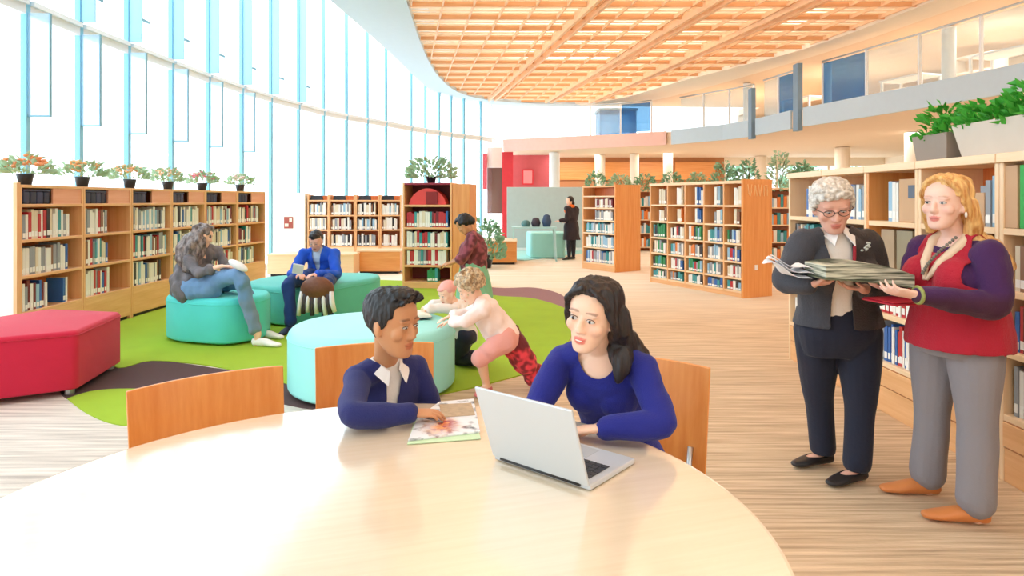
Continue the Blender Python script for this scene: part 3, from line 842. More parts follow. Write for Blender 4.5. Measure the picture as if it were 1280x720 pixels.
# ================================================================ table, chairs, laptop
M_table = wood('table_veneer', (236, 214, 184), (243, 223, 196), 0, .2, 1.6, .5)
TC = V((-.37, 1.535, 0)); TR = .97
M_table.node_tree.nodes['Principled BSDF'].inputs['Coat Weight'].default_value = 1.0
M_table.node_tree.nodes['Principled BSDF'].inputs['Coat IOR'].default_value = 1.75
M_table.node_tree.nodes['Principled BSDF'].inputs['Coat Roughness'].default_value = .12
tb = empty('round_table', TC, .3, 'large round pale wood table in the foreground', 'table')
MB().lathe([(0.02, .695), (TR - .05, .695), (TR - .02, .70), (TR - .003, .712), (TR, .720), (TR - .003, .729), (TR - .01, .73), (.02, .73)], seg=128).build('tabletop', M_table, tb, smooth=False)
for p in tb.children[0].data.polygons: p.use_smooth = abs(p.normal.z) < .9
MB().lathe([(.07, .03), (.06, .1), (.06, .69), (.2, .694)], seg=32).build('pedestal', M_metal, tb, smooth=True)
MB().lathe([(.42, 0), (.42, .012), (.40, .02), (.08, .035)], seg=48).build('foot_plate', M_metal, tb)

M_chair = wood('chair_ply', (222, 134, 58), (238, 160, 84), 2, .38, .8, .3)
def chair(label, mid, facing, h=.85, w=.52, drop=.44, seatz=.45):
    """mid: centre of the back's top edge; facing: way a sitter looks"""
    f = V(facing).normalized()
    root = empty('chair', (mid[0], mid[1], 0), math.atan2(f.y, f.x) - PI / 2, label, 'chair', 'honey coloured chairs round the table')
    def curved(x): return -.055 * (1 - (2 * x / w) ** 2)       # back bows away from the sitter
    m = MB(); rs = []
    N_ = 14
    for k in range(N_ + 1):
        x = -w / 2 + w * k / N_; y = curved(x)
        tpr = .96 + .04
        rs.append([(x * .97, y + .045, drop), (x, y, h), (x, y - .016, h), (x * .97, y + .029, drop)])
    m.rings(rs); m.build('backrest', M_chair, root, bevel=.004)
    m = MB(); P = []
    for k in range(24):
        a = 2 * PI * k / 24
        P.append((.23 * math.copysign(abs(math.cos(a)) ** .6, math.cos(a)), .27 + .21 * math.copysign(abs(math.sin(a)) ** .6, math.sin(a))))
    m.prism(P, seatz - .02, seatz); m.build('seat', M_chair, root, bevel=.006)
    for sx in (-1, 1):
        MB().tube([(sx * .19, .02, drop + .10), (sx * .19, .06, seatz - .03), (sx * .21, .03, .012)], .011, 8).build('leg', M_metal, root, smooth=True)
        MB().tube([(sx * .17, .40, seatz - .022), (sx * .20, .45, .012)], .011, 8).build('leg', M_metal, root, smooth=True)
    MB().tube([(-.19, .06, seatz - .033), (.19, .06, seatz - .033)], .01, 8).build('seat_frame', M_metal, root, smooth=True)
    return root
chair('honey plywood chair on the left of the table, empty, bowed back', (-1.10, 2.41), (.65, -.76), w=.54)
chair('honey plywood chair behind the boy in the navy cardigan', (-.61, 2.95), (.22, -.97), w=.52)
chair('honey plywood chair behind the woman in the cobalt sweater', (.54, 2.68), (-.50, -.86), w=.52)

# laptop
M_alu = plain('laptop_silver', (206, 212, 218), .35, .02, metal=.25)
hl, hr_ = V((-.052, 1.954, .7325)), V((.2066, 1.739, .7325))
ux = (hr_ - hl).normalized(); uy = V((-ux.y, ux.x, 0)) ; LW_ = (hr_ - hl).length
lp = empty('laptop', hl, math.atan2(ux.y, ux.x), 'open silver laptop facing the woman in the cobalt sweater', 'laptop')
MB().box(0, LW_, 0, .238, 0, .016).build('base', M_alu, lp, bevel=.004)
kb = MB()
for r_ in range(5):
    for q in range(14):
        kb.box(.024 + q * .0208, .0425 + q * .0208, .032 + r_ * .021, .050 + r_ * .021, .0163, .0185)
kb.build('keyboard', plain('key_black', (52, 56, 62), .5), lp)
MB().box(.115, .225, .150, .222, .0162, .0168).build('trackpad', plain('pad_grey', (178, 184, 190), .3), lp)
tl = math.radians(20)
sc_ = empty_dir = None
m = MB(); c0 = V((LW_ / 2, -.004, .014)); upv = V((0, -math.sin(tl), math.cos(tl))); nv = V((0, -math.cos(tl), -math.sin(tl)))
m.obox(c0 + upv * .117, V((1, 0, 0)), -nv, upv, LW_ / 2, .004, .117)
ls = m.build('screen_lid', M_alu, lp, bevel=.003)
m = MB(); m.obox(c0 + upv * .12 - nv * .0048, V((1, 0, 0)), -nv, upv, LW_ / 2 - .01, .0006, .105)
m.build('display', plain('screen_glow', (200, 220, 240), .3, emis=.6), ls)
MB().tube([(.03, -.004, .012), (LW_ - .03, -.004, .012)], .006, 10).build('hinge', M_dark, lp, smooth=True)

# magazine and papers by the boy
def magazine_material():
    m, nt, bs, out = new_mat('printed_cover')
    N, L = nt.nodes, nt.links
    tc = N.new('ShaderNodeTexCoord')
    vo = N.new('ShaderNodeTexVoronoi'); vo.inputs['Scale'].default_value = 60
    L.new(tc.outputs['Object'], vo.inputs['Vector'])
    no = N.new('ShaderNodeTexNoise'); no.inputs['Scale'].default_value = 22; no.inputs['Detail'].default_value = 6
    L.new(tc.outputs['Object'], no.inputs['Vector'])
    cr = N.new('ShaderNodeValToRGB'); e = cr.color_ramp.elements
    e[0].position = .30; e[0].color = rgb(50, 60, 74); e[1].position = .47; e[1].color = rgb(238, 240, 244)
    L.new(no.outputs['Fac'], cr.inputs[0])
    # red and orange figure in the middle
    mp = N.new('ShaderNodeMapping'); mp.inputs['Location'].default_value = (-.095, -.085, 0); mp.inputs['Scale'].default_value = (1.0, .62, 1)
    mp.vector_type = 'POINT'
    L.new(tc.outputs['Object'], mp.inputs['Vector'])
    ln = N.new('ShaderNodeVectorMath'); ln.operation = 'LENGTH'; L.new(mp.outputs[0], ln.inputs[0])
    cr2 = N.new('ShaderNodeValToRGB'); cr2.color_ramp.elements[0].position = .0; cr2.color_ramp.elements[0].color = (1, 1, 1, 1)
    cr2.color_ramp.elements[1].position = .085; cr2.color_ramp.elements[1].color = (0, 0, 0, 1)
    cr2.color_ramp.interpolation = 'EASE'
    ad = N.new('ShaderNodeMath'); ad.operation = 'ADD'
    sb = N.new('ShaderNodeMath'); sb.operation = 'MULTIPLY_ADD'; sb.inputs[1].default_value = .09; sb.inputs[2].default_value = -.045
    L.new(no.outputs['Fac'], sb.inputs[0]); L.new(sb.outputs[0], ad.inputs[0]); L.new(ln.outputs['Value'], ad.inputs[1]); L.new(ad.outputs[0], cr2.inputs[0])
    cr3 = N.new('ShaderNodeValToRGB'); cr3.color_ramp.elements[0].color = rgb(178, 34, 40); cr3.color_ramp.elements[1].color = rgb(244, 160, 70)
    cr3.color_ramp.elements[0].position = .25; cr3.color_ramp.elements[1].position = .8
    L.new(vo.outputs['Color'], cr3.inputs[0])
    mx = N.new('ShaderNodeMix'); mx.data_type = 'RGBA'
    L.new(cr2.outputs[0], mx.inputs[0]); L.new(cr.outputs[0], mx.inputs[6]); L.new(cr3.outputs[0], mx.inputs[7])
    L.new(mx.outputs[2], bs.inputs['Base Color']); bs.inputs['Roughness'].default_value = .35
    return m
def sheet(name, corners, z, t, mat, label, cat):
    P = [W(x, y, (EYE - z) * FOC / (y - HOR)) for x, y in corners]
    o = P[0].copy()
    q = tag(MB().prism([((p - o).x, (p - o).y) for p in P], 0, t).build(name, mat, bevel=.0008, seg=1), label, cat)
    q.location = (o.x, o.y, z)
    return q
sheet('folder', [(508, 557), (600, 548), (602, 560), (590, 562)][:0] or [(509, 556), (601, 549), (590, 506), (520, 520)], .7315, .003, plain('mint_card', (206, 232, 190), .5), 'mint green folder under the picture magazine', 'folder')
sheet('magazine', [(510, 552), (600, 541), (592, 500), (549, 504), (522, 524)], .7350, .006, magazine_material(), 'picture magazine with a red figure in front of the boy', 'magazine')
sheet('printed_sheet', [(552, 522), (594, 519), (589, 504), (549, 506)], .7415, .002, plain('brown_print', (190, 164, 130), .5, .35, 40), 'brown printed sheet on the magazine near the laptop', 'paper')

# ================================================================ ottomans and benches
def soft_block(m, poly, z0, z1, r=.06, mi=0, sub=5):
    """padded block: outline inset towards top and bottom"""
    n = len(poly); cx = sum(p[0] for p in poly) / n; cy = sum(p[1] for p in poly) / n
    def inset(t):
        out = []
        for x, y in poly:
            d = math.hypot(x - cx, y - cy); k = max(0, 1 - t / d)
            out.append((cx + (x - cx) * k, cy + (y - cy) * k))
        return out
    rs = []
    for k in range(sub + 1):
        a = PI / 2 * k / sub
        rs.append([(x, y, z0 + r * .5 * (1 - math.cos(a))) for x, y in inset(r * .5 * (1 - math.sin(a)))])
    rs2 = []
    for k in range(sub + 1):
        a = PI / 2 * k / sub
        rs2.append([(x, y, z1 - r * (1 - math.sin(a))) for x, y in inset(r * (1 - math.cos(a)))])
    allr = rs + rs2
    # slight crown on top
    m.rings(allr[:-1] + [allr[-1]], mi, caps=False)
    b = len(m.v); m.v.append((cx, cy, z1 + .012)); m.v.append((cx, cy, z0))
    L_ = b - n
    for i in range(n):
        m.f.append((L_ + i, L_ + (i + 1) % n, b)); m.m.append(mi)
        s_ = b - n * len(allr)
        m.f.append((s_ + (i + 1) % n, s_ + i, b + 1)); m.m.append(mi)
    return m
def round_poly(P, r, n=5):
    out = []
    N_ = len(P)
    for i in range(N_):
        p = V(P[i]); a = (V(P[i - 1]) - p); b = (V(P[(i + 1) % N_]) - p)
        a_, b_ = a.normalized(), b.normalized()
        t = min(r, a.length * .45, b.length * .45)
        s, e = p + a_ * t, p + b_ * t
        for k in range(n + 1):
            q = k / n
            out.append(tuple((1 - q) ** 2 * s + 2 * q * (1 - q) * p + q * q * e))
    return out
def ccw(P):
    A = sum(P[i][0] * P[(i + 1) % len(P)][1] - P[(i + 1) % len(P)][0] * P[i][1] for i in range(len(P)))
    return P if A > 0 else P[::-1]
def ottoman(label, P, z0, z1, mat, r=.05, corner=.06, feet=True, cat='ottoman', name='ottoman'):
    c = (sum(p[0] for p in P) / len(P), sum(p[1] for p in P) / len(P))
    root = empty(name, (c[0], c[1], 0), 0, label, cat)
    L_ = [(p[0] - c[0], p[1] - c[1]) for p in ccw(P)]
    q = round_poly(L_, corner)
    o = soft_block(MB(), q, z0, z1, r).build('cushion', mat, root, smooth=True)
    # seam cord along the upper edge
    sm = MB(); k = 1 - .004 / .5
    sm.tube([(x * 1.003, y * 1.003, z1 - r * 1.05) for x, y in q] + [(q[0][0] * 1.003, q[0][1] * 1.003, z1 - r * 1.05)], .004, 6)
    sm.build('seam', mat, root, smooth=True)
    if feet:
        for x, y in L_:
            MB().lathe([(.035, 0), (.035, z0 + .004)], (x * .86, y * .86, 0), 14).build('foot', M_metal, root)
    return root
def fabric(name, c, bump=.25):
    return plain(name, c, .85, .05, 6, bump, 220, sheen=.15)
ottoman('faceted crimson ottoman on the left by the bookcases', [(-3.33, 5.05), (-3.50, 5.92), (-4.25, 6.08), (-4.55, 5.35), (-4.12, 4.55)], .05, .50, fabric('crimson_fabric', (196, 18, 58)), .035, .05)
M_teal = fabric('turquoise_fabric', (84, 216, 210)); M_teal2 = fabric('deep_turquoise', (96, 200, 190)); M_aqua = fabric('pale_aqua_fabric', (168, 232, 226))
O1 = [(-3.50, 6.85), (-2.88, 6.66), (-2.62, 7.0), (-2.70, 7.45), (-3.10, 7.60), (-3.68, 7.55), (-3.76, 7.1)]
ottoman('rounded turquoise seat under the person in the grey shawl', O1, .03, .49, M_teal, .06, .17, False)
O2 = [(-2.62, 7.66), (-2.2, 7.95), (-1.78, 8.8), (-1.85, 9.35), (-2.7, 9.45), (-3.35, 8.9), (-3.38, 8.15), (-3.05, 7.95)]
ottoman('large turquoise bench seat under the person in the bright blue jumper', O2, .03, .47, M_teal2, .06, .25, False)
cx, cy = -1.115, 5.30
O3 = [(cx + .66 * math.cos(2 * PI * k / 20), cy + .66 * math.sin(2 * PI * k / 20)) for k in range(20)]
ottoman('big round pale turquoise ottoman behind the boy', O3, .03, .51, plain('aqua_vinyl', (156, 232, 226), .45, .04, 6), .07, .08, False)
ottoman('distant turquoise box seat on the aqua rug', [(W(662, 320, 17.6).x, 16.9), (W(704, 318, 17.6).x, 16.9), (W(706, 318, 17.6).x, 17.9), (W(658, 318, 17.6).x, 17.9)], .02, .66, M_aqua, .05, .1, False)
def bench(label, x0, x1, d, depth, z1, mat, top):
    a, b = W(x0, 0, d).x, W(x1, 0, d).x
    root = empty('bench', ((a + b) / 2, d, 0), 0, label, 'bench')
    h = (b - a) / 2
    MB().box(-h, h, 0, depth, .05, z1 - .03).build('box_body', mat, root, bevel=.006)
    MB().box(-h - .01, h + .01, -.015, depth + .01, z1 - .03, z1).build('top_board', top, root, bevel=.004)
    MB().box(-h + .05, h - .05, .05, depth - .05, 0, .05).build('plinth', M_dark, root)
bench('low honey wood bench right of the child in maroon', 610, 646, 15.3, 1.2, .55, M_orange(0), M_pale(0))
bench('low oak bench in front of the far bookcases, right one', 446, 500, 13.4, .5, .48, M_orange(0), M_pale(0))
bench('long pale wood bench in front of the far bookcases, left one', 334, 442, 12.9, .6, .44, M_pale(0), M_pale(0))

# ================================================================ inlaid rugs
def rug(label, pix, z, mat):
    P = [tuple(W(x, y, EYE * FOC / (y - HOR)).xy) for x, y in pix]
    P = [tuple(p)[:2] for p in crom(P + [P[0]], 5)][:-1]
    c = V((sum(p[0] for p in P) / len(P), sum(p[1] for p in P) / len(P), 0))
    o = MB().prism([(x - c.x, y - c.y) for x, y in P], 0, z).build('area_rug', mat)
    o.location = c
    return tag(o, label, 'rug')
M_green = plain('green_pile', (158, 190, 44), .95, .12, 3, .5, 300)
M_brown = plain('brown_pile', (84, 60, 60), .95, .1, 3, .5, 300)
rug('dark brown swoosh of rug beside the crimson ottoman and green rug', [(118, 448), (205, 452), (285, 463), (352, 468), (430, 500), (392, 512), (300, 497), (160, 499), (84, 499), (78, 470)], .006, M_brown)
rug('big bright green rug under the turquoise seats', [(132, 408), (196, 388), (262, 370), (340, 354), (440, 350), (540, 354), (612, 369), (668, 374), (716, 392), (712, 425), (680, 458), (620, 478), (560, 492), (480, 505),
    (400, 502), (350, 478), (262, 458), (190, 452), (140, 458)], .010, M_green)
rug('small lime green rug lobe beside the left table chair', [(84, 499), (120, 489), (175, 487), (260, 492), (280, 515), (200, 528), (150, 532), (110, 518)], .008, M_green)
rug('dusky mauve rug crescent behind the bright green rug', [(560, 352), (620, 360), (668, 360), (702, 369), (712, 386), (672, 378), (620, 374), (560, 366)], .007, plain('mauve_pile', (150, 112, 116), .95, .08, 3, .4, 300))

# ================================================================ plants
def leaf_mesh(n, rx, ry, rz, size, seed, zb=0.0, up=.4):
    r = random.Random(seed); m = MB()
    for _ in range(n):
        a = r.uniform(0, 2 * PI); t = math.acos(r.uniform(-.3, 1)); q = r.uniform(.5, 1) ** .5
        c = V((rx * q * math.sin(t) * math.cos(a), ry * q * math.sin(t) * math.sin(a), zb + rz * q * max(math.cos(t), -.1)))
        d = V((math.cos(a), math.sin(a), r.uniform(-.3, 1) + up)).normalized()
        s_ = d.cross(V((r.uniform(-1, 1), r.uniform(-1, 1), r.uniform(.2, 1)))).normalized()
        L_ = size * r.uniform(.6, 1.2); nn = s_.cross(d) * (L_ * .15)
        m.add([c, c + d * L_ * .5 + s_ * L_ * .28 + nn, c + d * L_, c + d * L_ * .5 - s_ * L_ * .28 + nn], [(0, 1, 2), (0, 2, 3)])
    return m
M_leaf = plain('leaf_green', (70, 150, 62), .5, .25, 14); M_leaf2 = plain('pale_leaf', (176, 206, 172), .55, .2, 12)
M_leaf3 = plain('grey_green_leaf', (140, 186, 150), .6, .25, 10)
M_pot = plain('black_pot', (38, 42, 50), .4)
for k, (px, f) in enumerate(((50, (240, 150, 96)), (127, (244, 170, 110)), (187, (246, 178, 130)), (232, (244, 190, 150)), (271, (240, 130, 140)), (311, (248, 210, 200)))):
    d = [6.75, 7.65, 8.6, 9.55, 10.5, 11.6][k]
    x = -4.98 + (.05 if k > 3 else 0) + (.15 if k == 5 else 0)
    root = empty('potted_flowers', (x, d, LTOP), 0, '%s in a dark pot on %s' % (['orange and yellow flowers', 'orange and white flowers', 'peach flowers', 'pale peach flowers', 'pink flowers', 'pale cream flowers'][k], names_l[k]), 'plant', 'potted flowers along the window bookcases')
    s = 1.15
    MB().lathe([(.055, 0), (.075, .10), (.08, .12), (.07, .12), (.065, .10)], seg=18).build('pot', M_pot, root, smooth=True)
    leaf_mesh(130, .19 * s, .17 * s, .14 * s, .09, k, .13).build('foliage', M_leaf2, root)
    fm = MB(); rr_ = random.Random(k + 5)
    for _ in range(34):
        a = rr_.uniform(0, 2 * PI); q = rr_.uniform(.1, 1) ** .5
        fm.ell((.19 * q * math.cos(a), .17 * q * math.sin(a), .24 + .06 * (1 - q) + rr_.uniform(-.06, .03)), (.026, .026, .018), seg=7, rn=4)
    fm.build('blossoms', plain('blossom_%d' % k, f, .6, .25, 20), root)
def bush(name, loc, r, n, size, mat, label, pot=None, seed=1, grp=None):
    root = empty(name, loc, 0, label, 'plant', grp)
    z = 0
    if pot:
        MB().lathe([(pot * .7, 0), (pot, pot * 1.3), (pot * 1.05, pot * 1.35), (pot * .9, pot * 1.35)], seg=16).build('pot', M_pot, root, smooth=True); z = pot * 1.3
    leaf_mesh(n, r[0], r[1], r[2], size, seed, z).build('foliage', mat, root)
    st_ = MB(); rr_ = random.Random(seed)
    for _ in range(7):
        a = rr_.uniform(0, 2 * PI); st_.tube([(0, 0, z * .8), (r[0] * .5 * math.cos(a), r[1] * .5 * math.sin(a), z + r[2] * .7)], .006, 5)
    st_.build('stems', plain('stem_brown', (110, 120, 70), .7), root)
    return root
bush('potted_plant', (-1.40, 11.45, 1.785), (.42, .2, .32), 260, .12, M_leaf2, 'pale leafy plant on top of the maroon topped bookcase', .09, 3)
bush('potted_plant', (-.62, 14.6, 0), (.42, .4, .8), 420, .15, M_leaf3, 'tall grey green plant between the maroon topped case and the red pavilion', .22, 4)
for k, (px, py, rx, rz, d) in enumerate(((745, 0, .6, .55, 19.5), (775, 0, .6, .5, 19.5), (806, 0, .6, .5, 19.5), (840, 0, .6, .55, 19.5), (872, 0, .55, .5, 19.5), (905, 0, .6, .75, 17.2), (935, 0, .55, .8, 17.2), (975, 0, .5, .9, 15.5), (1003, 0, .45, .6, 15.5))):
    p = W(px, py, d)
    bush('hedge_plant', (p.x, p.y, 1.782), (rx * .55, .2, rz), 320, .11, [M_leaf3, M_leaf2, M_leaf3][k % 3], 'leafy plant on the back shelf row, %s from the left' % ORD[k], None, 20 + k, 'leafy plants along the back shelf row')
# the back shelf row that carries them
for k, (x0, x1, d) in enumerate(((2.2, 4.2, 19.3), (4.3, 6.2, 19.3), (5.1, 7.0, 17.0), (5.9, 7.6, 15.3))):
    root = empty('bookcase', (x0, d, 0), 0, ['far shelf unit behind the small central bookcase', 'far shelf unit above the long bookcase, left of centre', 'far shelf unit behind the lettered end panel', 'far shelf unit between lettered panel and grey haired woman'][k], 'bookcase')
    w = x1 - x0
    MB().box(0, .04, 0, .45, 0, 1.78).build('side_panel', M_oak(2), root); MB().box(w - .04, w, 0, .45, 0, 1.78).build('side_panel', M_oak(2), root)
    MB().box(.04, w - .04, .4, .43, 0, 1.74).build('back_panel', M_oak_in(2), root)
    for z in (.1, .5, .9, 1.3): MB().box(.04, w - .04, 0, .4, z, z + .03).build('shelf', M_pale(0), root)
    MB().box(.04, w - .04, 0, .45, 1.74, 1.78).build('top_board', M_pale(0), root)
    g = empty('display_row', (0, 0, 0), parent=root)
    m = MB(); rr_ = random.Random(k)
    x = .06
    while x < w - .14:
        t = rr_.uniform(.05, .09)
        for z in (.13, .53, .93, 1.33): m.box(x, x + t * .9, .04, .24, z, z + rr_.uniform(.2, .3), rr_.randrange(5))
        x += t
    o = m.build('shelf_contents', [cover['white'], cover['pale_blue'], cover['cream'], cover['teal'], cover['orange']], root); o['kind'] = 'stuff'
    bpy.data.objects.remove(g)
# planters on the right hand bookcases
def planter(label, y0, y1, x0, x1, h, mat, leaves, seed):
    root = empty('planter', ((x0 + x1) / 2, (y0 + y1) / 2, 1.75), 0, label, 'planter')
    hx, hy = (x1 - x0) / 2, (y1 - y0) / 2
    t = .05
    def ring(k, z): return [(-hx * k, -hy * k - t * z, z), (hx * k, -hy * k - t * z, z), (hx * k, hy * k + t * z, z), (-hx * k, hy * k + t * z, z)]
    MB().rings([ring(.9, 0), ring(1, h), ring(.93, h), ring(.90, h - .03)]).build('box_body', mat, root, bevel=.006)
    if leaves:
        m = MB()
        for k in range(leaves):
            f = (k + .5) / leaves
            q = leaf_mesh(150, .14, .17, .13 + .1 * (k % 3 == 1), .075, seed + k, h - .02)
            m.add([(x, y - hy + 2 * hy * f, z) for x, y, z in q.v], q.f)
        m.build('foliage', plain('fresh_green', (64, 166, 50), .5, .35, 30), root)
    return root
planter('long grey planter box of green herbs on the right bookcases', 2.75, 4.02, 2.68, 3.0, .20, plain('putty', (206, 196, 184), .6), 7, 60)
planter('dark taupe planter box left of the long grey planter', 4.08, 4.42, 2.68, 3.0, .17, plain('taupe', (150, 138, 128), .6), 2, 90)
# trees outside behind the back windows
for k, (x, y, h) in enumerate(((8.2, 31, 3.0), (11.0, 31.5, 3.4), (13.8, 31, 3.2), (16.6, 31.5, 3.0))):
    root = empty('tree', (x, y, 0), 0, 'leafy tree outside the back windows, %s from the left' % ORD[k], 'tree', 'trees outside the back windows')
    MB().tube([(0, 0, 0), (.05, 0, h * .6), (0, .05, h)], [.12, .08, .03], 8).build('trunk', plain('bark', (110, 90, 74), .9), root)
    leaf_mesh(500, 1.2, 1.0, 1.6, .32, 70 + k, h - 1.6).build('crown', M_leaf3, root)
# distant turquoise trestle table by the box seat
root = empty('side_table', (W(668, 0, 16).x, 16.4, 0), 0, 'pale blue framed table beside the distant turquoise seat', 'table')
M_pb = plain('pale_blue_metal', (170, 214, 218), .4)
MB().box(-.55, .55, -.3, .3, .80, .84).build('tabletop', M_pb, root)
for sx in (-1, 1):
    for sy in (-1, 1): MB().bar((sx * .5, sy * .26, .8), (sx * .54, sy * .28, .0), .04, .04).build('leg', M_pb, root)
for k, (dx, h, c_) in enumerate(((-.2, .16, (90, 130, 130)), (.05, .22, (70, 60, 70)), (.32, .3, (60, 80, 110)))):
    q = tag(MB().lathe([(.09, 0), (.12, h * .4), (.08, h * .9), (.03, h)], seg=14).build('school_bag', plain('bag_%d' % k, c_, .8), smooth=True), '%s soft bag lying on the pale blue distant table' % ['grey green', 'dark plum', 'slate blue'][k], 'bag')
    q.location = (W(668, 0, 16).x + dx, 16.4, .841)
# ================================================================ people
import bmesh
UP = V((0, 0, 1))
def N3(*a): return V(a).normalized()

def loft(m, pts, rads, side, seg=22, n=4, flat=1.0):
    """closed skin through rings; rads are (half width along side, half depth)"""
    k = len(pts)
    sides = side if isinstance(side, list) else [side] * k
    P = crom(pts, n); Q = crom(rads, n); S = crom(sides, n)
    P = [V(p) for p in P]
    rs = []
    for i, p in enumerate(P):
        d = (P[min(i + 1, len(P) - 1)] - P[max(i - 1, 0)]).normalized()
        s = V(S[i]); s = (s - d * s.dot(d)).normalized(); f = s.cross(d)
        a, b = Q[i]
        ring = []
        for j in range(seg):
            t = 2 * PI * j / seg; c, sn = math.cos(t), math.sin(t)
            if flat != 1.0:
                c = math.copysign(abs(c) ** flat, c); sn = math.copysign(abs(sn) ** flat, sn)
            ring.append(p + s * (a * c) + f * (b * sn))
        rs.append(ring)
    return m.rings(rs)
def limb(m, pts, rads, n=4, seg=16):
    P = [V(p) for p in pts]
    d = (P[-1] - P[0]).normalized()
    s = d.cross(UP)
    if s.length < .1: s = V((1, 0, 0))
    R_ = [r if isinstance(r, tuple) else (r, r) for r in rads]
    loft(m, P, R_, s.normalized(), seg, n)
    m.ell(P[0], min(R_[0]), seg=14, rn=8); m.ell(P[-1], min(R_[-1]), seg=14, rn=8)
    return m

def solid(name, m, voxel, mat, parent, smooth=3, tint=None, fold=None, cut=None, push=None):
    """fuse the overlapping shells into one continuous skin"""
    me = bpy.data.meshes.new('t'); me.from_pydata(m.v, [], m.f)
    o = bpy.data.objects.new('t', me); COL.objects.link(o)
    bm = bmesh.new(); bm.from_mesh(me); bmesh.ops.recalc_face_normals(bm, faces=bm.faces); bm.to_mesh(me); bm.free()
    r = o.modifiers.new('r', 'REMESH'); r.mode = 'VOXEL'; r.voxel_size = voxel; r.adaptivity = 0
    if smooth:
        s = o.modifiers.new('s', 'SMOOTH'); s.factor = .5; s.iterations = smooth
    dg = bpy.context.evaluated_depsgraph_get()
    res = bpy.data.meshes.new_from_object(o.evaluated_get(dg), depsgraph=dg)
    bpy.data.objects.remove(o); bpy.data.meshes.remove(me)
    res.name = name
    nv = len(res.vertices)
    co = np.empty(nv * 3, np.float32); res.vertices.foreach_get('co', co); co = co.reshape(-1, 3)
    if fold:
        amp, sc = fold
        nr = np.empty(nv * 3, np.float32); res.vertices.foreach_get('normal', nr); nr = nr.reshape(-1, 3)
        q = np.array([noise.noise(V((c[0] * sc[0], c[1] * sc[1], c[2] * sc[2]))) for c in co.tolist()], np.float32)
        co = co + nr * (q * amp)[:, None]
    if push: co = push(co)
    if tint is not None:
        t = tint(co)
        at = res.color_attributes.new('tint', 'FLOAT_COLOR', 'POINT')
        at.data.foreach_set('color', np.concatenate([t, np.ones((nv, 1))], 1).astype(np.float32).ravel())
    loc = np.array(parent.location if parent else (0, 0, 0), np.float32) if parent else np.zeros(3)
    if cut is not None:
        kill = cut(co)
        co2 = co - loc
        res.vertices.foreach_set('co', co2.astype(np.float32).ravel())
        bm = bmesh.new(); bm.from_mesh(res); bm.verts.ensure_lookup_table()
        bmesh.ops.delete(bm, geom=[bm.verts[i] for i in np.nonzero(kill)[0]], context='VERTS')
        for _ in range(10):          # even out the cut hem
            new = {}
            for v_ in bm.verts:
                if v_.is_boundary:
                    nb_ = [e.other_vert(v_).co for e in v_.link_edges if e.is_boundary]
                    if len(nb_) == 2: new[v_] = v_.co * .4 + (nb_[0] + nb_[1]) * .3
            for v_, c_ in new.items(): v_.co = c_
        bm.to_mesh(res); bm.free()
    else:
        res.vertices.foreach_set('co', (co - loc).astype(np.float32).ravel())
    res.materials.clear(); res.materials.append(mat)
    res.polygons.foreach_set('use_smooth', [True] * len(res.polygons)); res.update()
    ob = bpy.data.objects.new(name, res); COL.objects.link(ob)
    if parent: ob.parent = parent
    return ob

def white_tint(co): return np.ones((len(co), 3))

def head_matrix(loc, fwd, pitch=0, roll=0, scale=1.0):
    yaw = math.atan2(-fwd[0], fwd[1])
    return Matrix.Translation(V(loc)) @ Matrix.Rotation(yaw, 4, 'Z') @ Matrix.Rotation(math.radians(-pitch), 4, 'X') @ Matrix.Rotation(math.radians(roll), 4, 'Y') @ Matrix.Scale(scale, 4)

